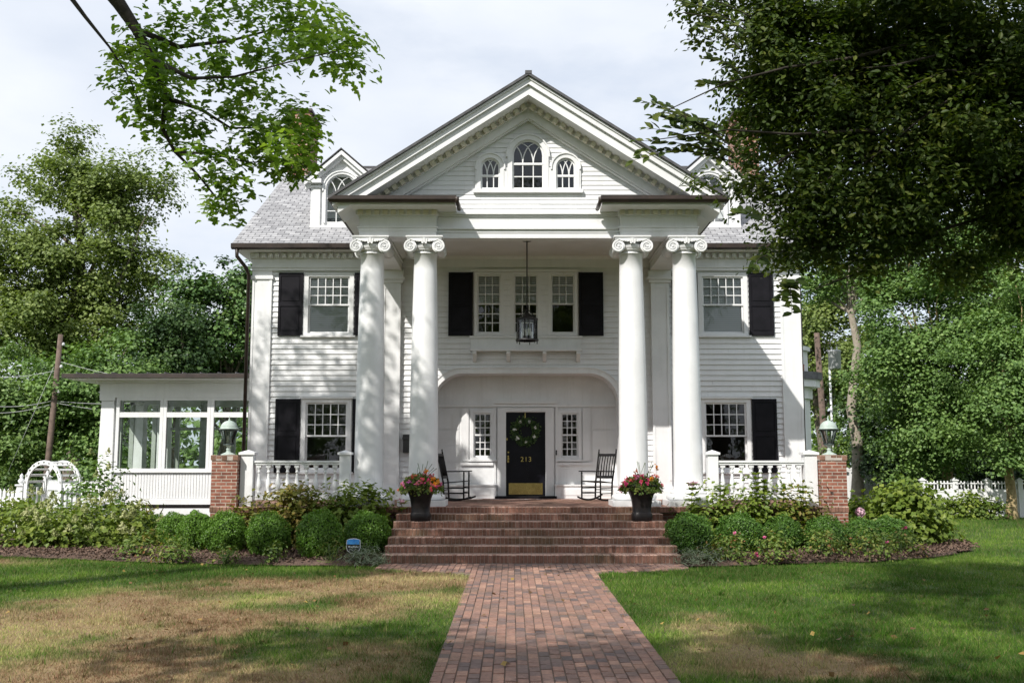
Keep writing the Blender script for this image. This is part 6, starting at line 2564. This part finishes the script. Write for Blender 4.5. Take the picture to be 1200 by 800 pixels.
tree('loose_tree', (at(960, 560, 52).x, 52, 0), 'loose yellow green tree behind the transformer pole', 'tree',
     [B(955, 375, 52, 2.4), B(985, 410, 52, 2.2), B(960, 450, 52, 2.2), B(1010, 440, 52, 2.0), B(1030, 380, 53, 2.2), B(985, 340, 53, 2.0)],
     'bark_grey', 'leaf_oak', 0.28, 9.0, 380, 70, 0.38, 0.19, limbs=16, seed=34, inner=0.2)
tree('loose_tree', (at(1180, 560, 50).x, 50, 0), 'airy tall tree with sky gaps at the frame edge, behind the dense trees', 'tree',
     [B(1185, 290, 50, 2.6), B(1150, 330, 50, 2.2), B(1210, 230, 50, 2.6), B(1120, 260, 51, 2.6), B(1230, 340, 50, 2.6)],
     'bark_grey', 'leaf_oak', 0.32, 12.0, 380, 70, 0.40, 0.19, limbs=18, seed=35, inner=0.2)
tree('dark_evergreen', (at(1062, 570, 40.5).x, 41.5, 0), 'low dark evergreen filling the shade between the pale and tan trunks', 'tree',
     [B(1062, 500, 41.5, 1.8), B(1050, 540, 41.5, 1.6), B(1090, 545, 41.5, 1.9), B(1150, 540, 40, 2.0), B(1190, 550, 40, 2.0)],
     'bark_dark', 'leaf_dark', 0.18, 2.6, 340, 90, 0.34, 0.16, limbs=8, seed=36)
for i, (px, w, h, lab) in enumerate(((984, .62, 3.4, 'yellow green columnar conifer just right of the lantern pier'), (1020, .6, 2.9, 'columnar conifer directly behind the pale tree trunk'), (1037, .6, 2.6, 'columnar conifer showing between the pale trunk and dark evergreen'))):
    x = at(px, 560, 45).x
    tree('columnar_conifer', (x, 45, 0), lab, 'conifer', [((x, 45, h * 0.52), (w, w, h * 0.5)), ((x, 45, h * 0.35), (w * 1.1, w * 1.1, h * 0.36))], 'bark_grey', 'leaf_conifer', 0.08, h * 0.8, 110, 50, 0.17, 0.13,
         shape='diamond', limbs=4, seed=50 + i, group='columnar conifers behind the white panel fence', flat=1.2, bough=0.5)


# far wood that closes the view on both sides and behind the house
def far_wood():
    rng = np.random.default_rng(90)
    bl = []
    for k in range(70):
        x = rng.uniform(-75, 75)
        y = rng.uniform(62, 85)
        top = rng.uniform(5.5, 9.5) if abs(x + 8) > 8 else rng.uniform(5, 7)
        bl.append(((x, y, top * 0.5), (rng.uniform(3, 5.5), 3, top * 0.5)))
    cc, cd = clumps(bl, 2600, rng, 0.5)
    P, N, T = spray(cc, cd, 26, 0.65, rng, 0.6)
    k = P[:, 2] > 0
    o = leaves('far_wood', P[k], N[k], 0.55, 'broad', 'leaf_wood', None, rng, T[k], 0.45)
    tag(o, 'distant belt of green trees closing the view behind the gardens', 'wood', kind='stuff')
    bl = [((x + rng.uniform(-2, 2), rng.uniform(-42, -30), 5.5), (rng.uniform(3.5, 5), 3, rng.uniform(4.5, 6.5))) for x in range(-44, 46, 6)]
    cc, cd = clumps(bl, 900, rng, 0.5)
    P, N, T = spray(cc, cd, 26, 0.6, rng, 0.6)
    k = P[:, 2] > 0
    o = leaves('street_wood', P[k], N[k], 0.5, 'broad', 'leaf_wood', None, rng, T[k], 0.45)
    tag(o, 'belt of trees across the street, mirrored in the house windows', 'wood', kind='stuff')


far_wood()


# ------------------------------------------------------------------ overhanging maple (trunk outside the frame)
def maple():
    rng = np.random.default_rng(61)
    t = thing('overhanging_maple', (-10.2, 10.6, 0), 'maple whose sunlit leafy branch hangs into the sky above the sunroom side', 'tree')
    m = MB()
    m.tube([(-10.2, 10.6, -0.2), (-10.2, 10.6, 0.4), (-10.1, 10.7, 3.5), (-9.8, 10.8, 6.5), (-9.2, 10.9, 9.5), (-9.0, 11, 12.5)], [.5, .38, .33, .28, .2, .08], 14)

    def br(pts, r0, r1):
        n = len(pts)
        m.tube(pts, [r1 + (r0 - r1) * (1 - i / (n - 1)) ** 1.7 for i in range(n)], 8)
    Y0 = 12.6
    A = [Vector((-9.5, 10.85, 8.4)), Vector((-7.6, 11.5, 9.0)), at(112, -30, 12.2), at(140, 5, 12.3), at(160, 35, 12.4), at(178, 70, 12.5), at(195, 115, 12.6), at(190, 150, 12.7), at(205, 178, 12.8), at(232, 205, 12.9), at(256, 235, 13.0)]
    br(A, .15, .012)
    br([at(70, -20, 12.0), at(100, 20, 12.1), at(128, 55, 12.2), at(152, 92, 12.3), at(165, 125, 12.4)], .035, .006)
    br([at(160, 35, 12.4), at(210, 55, 12.7), at(270, 48, 13.0), at(330, 32, 13.2), at(372, 18, 13.4)], .045, .008)
    br([at(195, 115, 12.6), at(235, 128, 12.9), at(270, 150, 13.2), at(310, 150, 13.4), at(352, 165, 13.6)], .035, .007)
    br([at(178, 70, 12.5), at(225, 92, 12.2), at(275, 90, 12.0), at(330, 75, 11.9), at(395, 60, 11.8)], .035, .006)
    br([at(205, 178, 12.8), at(245, 180, 12.6), at(290, 190, 12.4), at(330, 190, 12.3)], .022, .005)
    br([Vector((-9.5, 10.85, 8.4)), Vector((-8, 9.5, 10)), Vector((-6, 9.0, 10.6)), Vector((-4, 9.0, 10.6))], .12, .02)
    br([Vector((-9.2, 10.9, 9.5)), Vector((-9.5, 12.6, 11)), Vector((-9.2, 14, 11.6)), Vector((-8.6, 15, 11.8))], .12, .02)
    m.build('trunk', 'bark_dark', t)
    spots = [(372, 138), (395, 150), (380, 165), (335, 140), (360, 152), (375, 160), (345, 188), (160, 70), (185, 78), (192, 98), (176, 128), (205, 160), (188, 50), (405, 35), (415, 55), (385, 45), (430, 82), (355, 195), (372, 192), (320, 160),
             (150, 85), (133, 60), (172, 28), (205, 22), (240, 26), (275, 20), (308, 30), (345, 14), (372, 8), (392, 26), (408, 48), (420, 72), (395, 62), (352, 58), (322, 78), (290, 98), (252, 60), (222, 88),
             (182, 108), (200, 138), (232, 130), (262, 140), (292, 150), (322, 142), (342, 160), (362, 172), (382, 178), (300, 180), (330, 188), (272, 190), (252, 212), (264, 240), (284, 236), (240, 178), (216, 178),
             (170, 60), (200, 60), (228, 40), (265, 75), (300, 60), (338, 40), (210, 112), (250, 104), (180, 140), (228, 155), (285, 126), (312, 108), (140, 95), (165, 125), (310, 165), (345, 175), (300, 10), (255, 0), (200, -10), (330, -12), (366, 35), (425, 60), (270, 225), (285, 205)]
    cc, cd = [], []
    for (px, py) in spots:
        px = px if px < 270 else 270 + (px - 270) * (0.88 if py < 110 else 0.80)
        q = at(px + rng.normal(0, 5), py + rng.normal(0, 5), 12.7 + rng.normal(0, 0.55))
        cc.append(q)
        cd.append((0, -0.3, 1))
    cc, cd = np.array([tuple(c) for c in cc]), np.array(cd, dtype=float)
    P, N, T = spray(cc, cd, 56, 0.15, rng, 0.75)
    leaves('branch_leaves', P, N, 0.108, 'maple', 'leaf_maple', t, rng, T, 0.5)
    # the rest of the crown, above and beside the frame
    bl = [((-9.0, 9.0, 12.0), (3.4, 3.4, 2.4)), ((-6.0, 8.2, 11.6), (2.6, 2.4, 1.6)), ((-9.6, 13.6, 12.0), (2.2, 2.4, 1.6))]
    c2, d2 = clumps(bl, 300, rng, 0.3)
    P, N, T = spray(c2, d2, 50, 0.30, rng, 0.5)
    c3, d3 = clumps([((-12.2, 14.6, 12.6), (2.8, 2.2, 2.0)), ((-10.2, 15.4, 13.4), (2.2, 2.2, 1.6))], 105, rng, 0.1)
    P3, N3, T3 = spray(c3, d3, 44, 0.26, rng, 0.5)
    P, N, T = np.concatenate([P, P3]), np.concatenate([N, N3]), np.concatenate([T, T3])
    leaves('crown', P, N, 0.15, 'maple', 'leaf_maple', t, rng, T, 0.4)


maple()


# ------------------------------------------------------------------ dark elm whose crown fills the upper corner (trunk outside the frame)
def elm():
    rng = np.random.default_rng(71)
    t = thing('overhanging_elm', (7.6, 11.2, 0), 'dark shaded tree crown filling the upper corner of the sky opposite the maple', 'tree')
    m = MB()
    m.tube([(7.6, 11.2, -0.2), (7.6, 11.2, 0.4), (7.5, 11.2, 2.6), (7.2, 11.1, 4.6), (6.6, 11.0, 6.6), (6.4, 10.9, 9)], [.5, .37, .32, .27, .18, .08], 14)
    Y = 10.6
    bl = [B(925, 60, Y, .78), B(980, 40, Y, 1.1), B(1080, 40, Y, 1.2), B(1180, 60, Y, 1.2), B(1260, 80, Y, 1.3), B(928, 140, Y, .46), B(940, 140, Y, .9), B(1040, 150, Y, 1.1), B(1140, 150, Y, 1.1), B(1230, 180, Y, 1.1),
          B(935, 205, Y, .42), B(930, 225, Y, .75), B(1010, 230, Y, .85), B(1090, 215, Y, .8), B(1180, 215, Y, .7), B(938, 275, Y, .34), B(945, 290, Y, .5), B(1000, 275, Y, .5), B(928, 325, Y, .22, .25, .3), B(1070, 262, Y, .38), B(1125, 262, Y, .35, .4, .5),
          B(1185, 255, Y, .4), B(880, 25, Y, .34), B(890, 100, Y, .24), B(1230, 260, Y, .6)]
    bl += [B(1112, 292, Y, .30, .35, .36), B(1122, 318, Y, .16, .2, .24), B(1095, 270, Y, .4), B(935, 338, Y, .16, .2, .22), B(845, 25, Y, .2), B(822, 14, Y, .14)]
    nb, nc = 230, 1500
    bc, bd = clumps(bl, nb, rng, 0.25)
    bi = np.concatenate([np.arange(nb), rng.integers(0, nb, nc - nb)])
    cc = bc[bi] + rng.normal(0, 1, (nc, 3)) * np.array([.17, .20, .11]) * rng.uniform(.6, 1.5, nb)[bi][:, None]
    cd = bd[bi] * 0.5 + np.array([0, 0, .5])
    for j in rng.permutation(nb)[:46]:
        s = Vector((7.3, 11.1, 4.2)).lerp(Vector((6.5, 11.0, 7.4)), rng.random())
        limb(m, s, cc[j], rng.uniform(.035, .075), .008, rng, 0.12, 6, 6, 0.04)
    for e in (at(770, 135, 9.4), at(760, 165, 9.5), at(800, 15, 10.3), at(925, 350, 10.4), at(1010, 80, 9.6), at(1130, 60, 9.8)):
        limb(m, Vector((6.4, 10.9, 6.3)) if e.z > 5 else Vector((6.9, 11.1, 4.8)), e, .05, .004, rng, 0.06, 8, 6, 0.05)
    P, N, T = spray(cc, cd, 86, 0.125, rng, 0.7)
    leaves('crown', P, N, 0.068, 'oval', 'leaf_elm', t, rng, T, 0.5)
    # the loose sprays that reach out over the roof, leaves in two rows along each twig
    P, D = [], []
    for (a, b) in (((855, 170), (770, 120)), ((850, 180), (758, 150)), ((860, 190), (752, 176)), ((850, 160), (765, 136)), ((850, 170), (788, 150)), ((860, 180), (800, 165)), ((850, 165), (752, 118)), ((860, 185), (745, 165)), ((850, 175), (742, 188)), ((845, 160), (775, 132)), ((850, 150), (790, 140)),
                   ((880, 40), (803, 3)), ((870, 60), (822, 30)), ((880, 20), (800, -5)), ((875, 110), (828, 98)), ((870, 90), (835, 70)), ((925, 330), (928, 366)), ((935, 330), (915, 352)), ((900, 300), (880, 318)), ((895, 260), (862, 252))):
        A_, B_ = at(*a, 9.7 + rng.normal(0, .2)), at(*b, 9.5 + rng.normal(0, .2))
        n = 12
        pts = [A_.lerp(B_, k / n) + Vector((0, 0, .05 * math.sin(PI * k / n))) for k in range(n + 1)]
        m.tube(pts, [.007 - .005 * k / n for k in range(n + 1)], 5)
        d = (B_ - A_).normalized()
        sd = d.cross(Vector((0, 0.6, 1))).normalized()
        for k in range(1, n + 1):
            for s in (-1, 1):
                P.append(pts[k])
                D.append(d * .7 + sd * s * .8)
    m.build('trunk', 'bark_dark', t)
    P = np.array([tuple(p) for p in P])
    D = np.array([tuple(q) for q in D])
    bl = [((4.6, 7.4, 9.6), (2.6, 2.4, 1.3)), ((2.0, 5.6, 9.9), (2.2, 2.4, 1.2)), ((0.2, 8.4, 10.4), (1.8, 1.8, 1.0)), ((6.6, 10.0, 9.2), (2.2, 2.2, 1.4)), ((-1.2, 3.4, 10.2), (1.8, 2.0, 1.0))]
    c2, d2 = clumps(bl, 230, rng, 0.2)
    P2, N2, T2 = spray(c2, d2, 46, 0.30, rng, 0.5)
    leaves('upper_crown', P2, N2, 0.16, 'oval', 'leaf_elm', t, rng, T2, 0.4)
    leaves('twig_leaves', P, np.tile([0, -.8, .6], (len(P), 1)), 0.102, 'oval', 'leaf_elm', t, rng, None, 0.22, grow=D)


elm()


# ------------------------------------------------------------------ street trees behind the viewer: they shade the lawn and show in the glass
def shade(name, base, label, blobs, n, seed, mat='leaf_oak', per=44, rad=0.42, ls=0.26):
    tree(name, base, label, 'tree', blobs, 'bark_grey', mat, 0.34, 8, n, per, rad, ls, limbs=10, seed=seed, group='street trees behind the viewer')


shade('street_tree', (2.6, -4.5, 0), 'broad street tree standing behind the viewer', [((1.2, -1.8, 9.6), (3.0, 2.6, 1.6)), ((4.2, -0.6, 9.0), (2.6, 2.6, 1.6)), ((6.4, 1.8, 9.4), (2.4, 2.4, 1.4))], 220, 81)
shade('street_tree', (-7.6, -3.0, 0), 'second street tree behind the viewer, on the maple side', [((-7.2, -1.4, 9.6), (2.6, 2.4, 1.6)), ((-5.0, -3.0, 10.5), (2.4, 2.4, 1.6))], 120, 82)

# a few leaves lying on the lawn and path
rng = np.random.default_rng(33)
n = 90
x = np.concatenate([rng.uniform(-7, -1.05, n), rng.uniform(1.05, 6, n // 2), rng.uniform(-1, 1, 26)])
y = np.concatenate([rng.uniform(8, 18, n), rng.uniform(8, 17, n // 2), rng.uniform(8, 17.5, 26)])
P = np.stack([x, y, np.full(len(x), 0.032)], 1)
o = leaves('fallen_leaves', P, np.tile([0, 0, 1.0], (len(P), 1)), 0.065, 'broad', 'fallen', None, rng, None, 0.35)
tag(o, 'scattered dry yellow and brown leaves lying on the lawn', 'fallen leaves', kind='stuff')
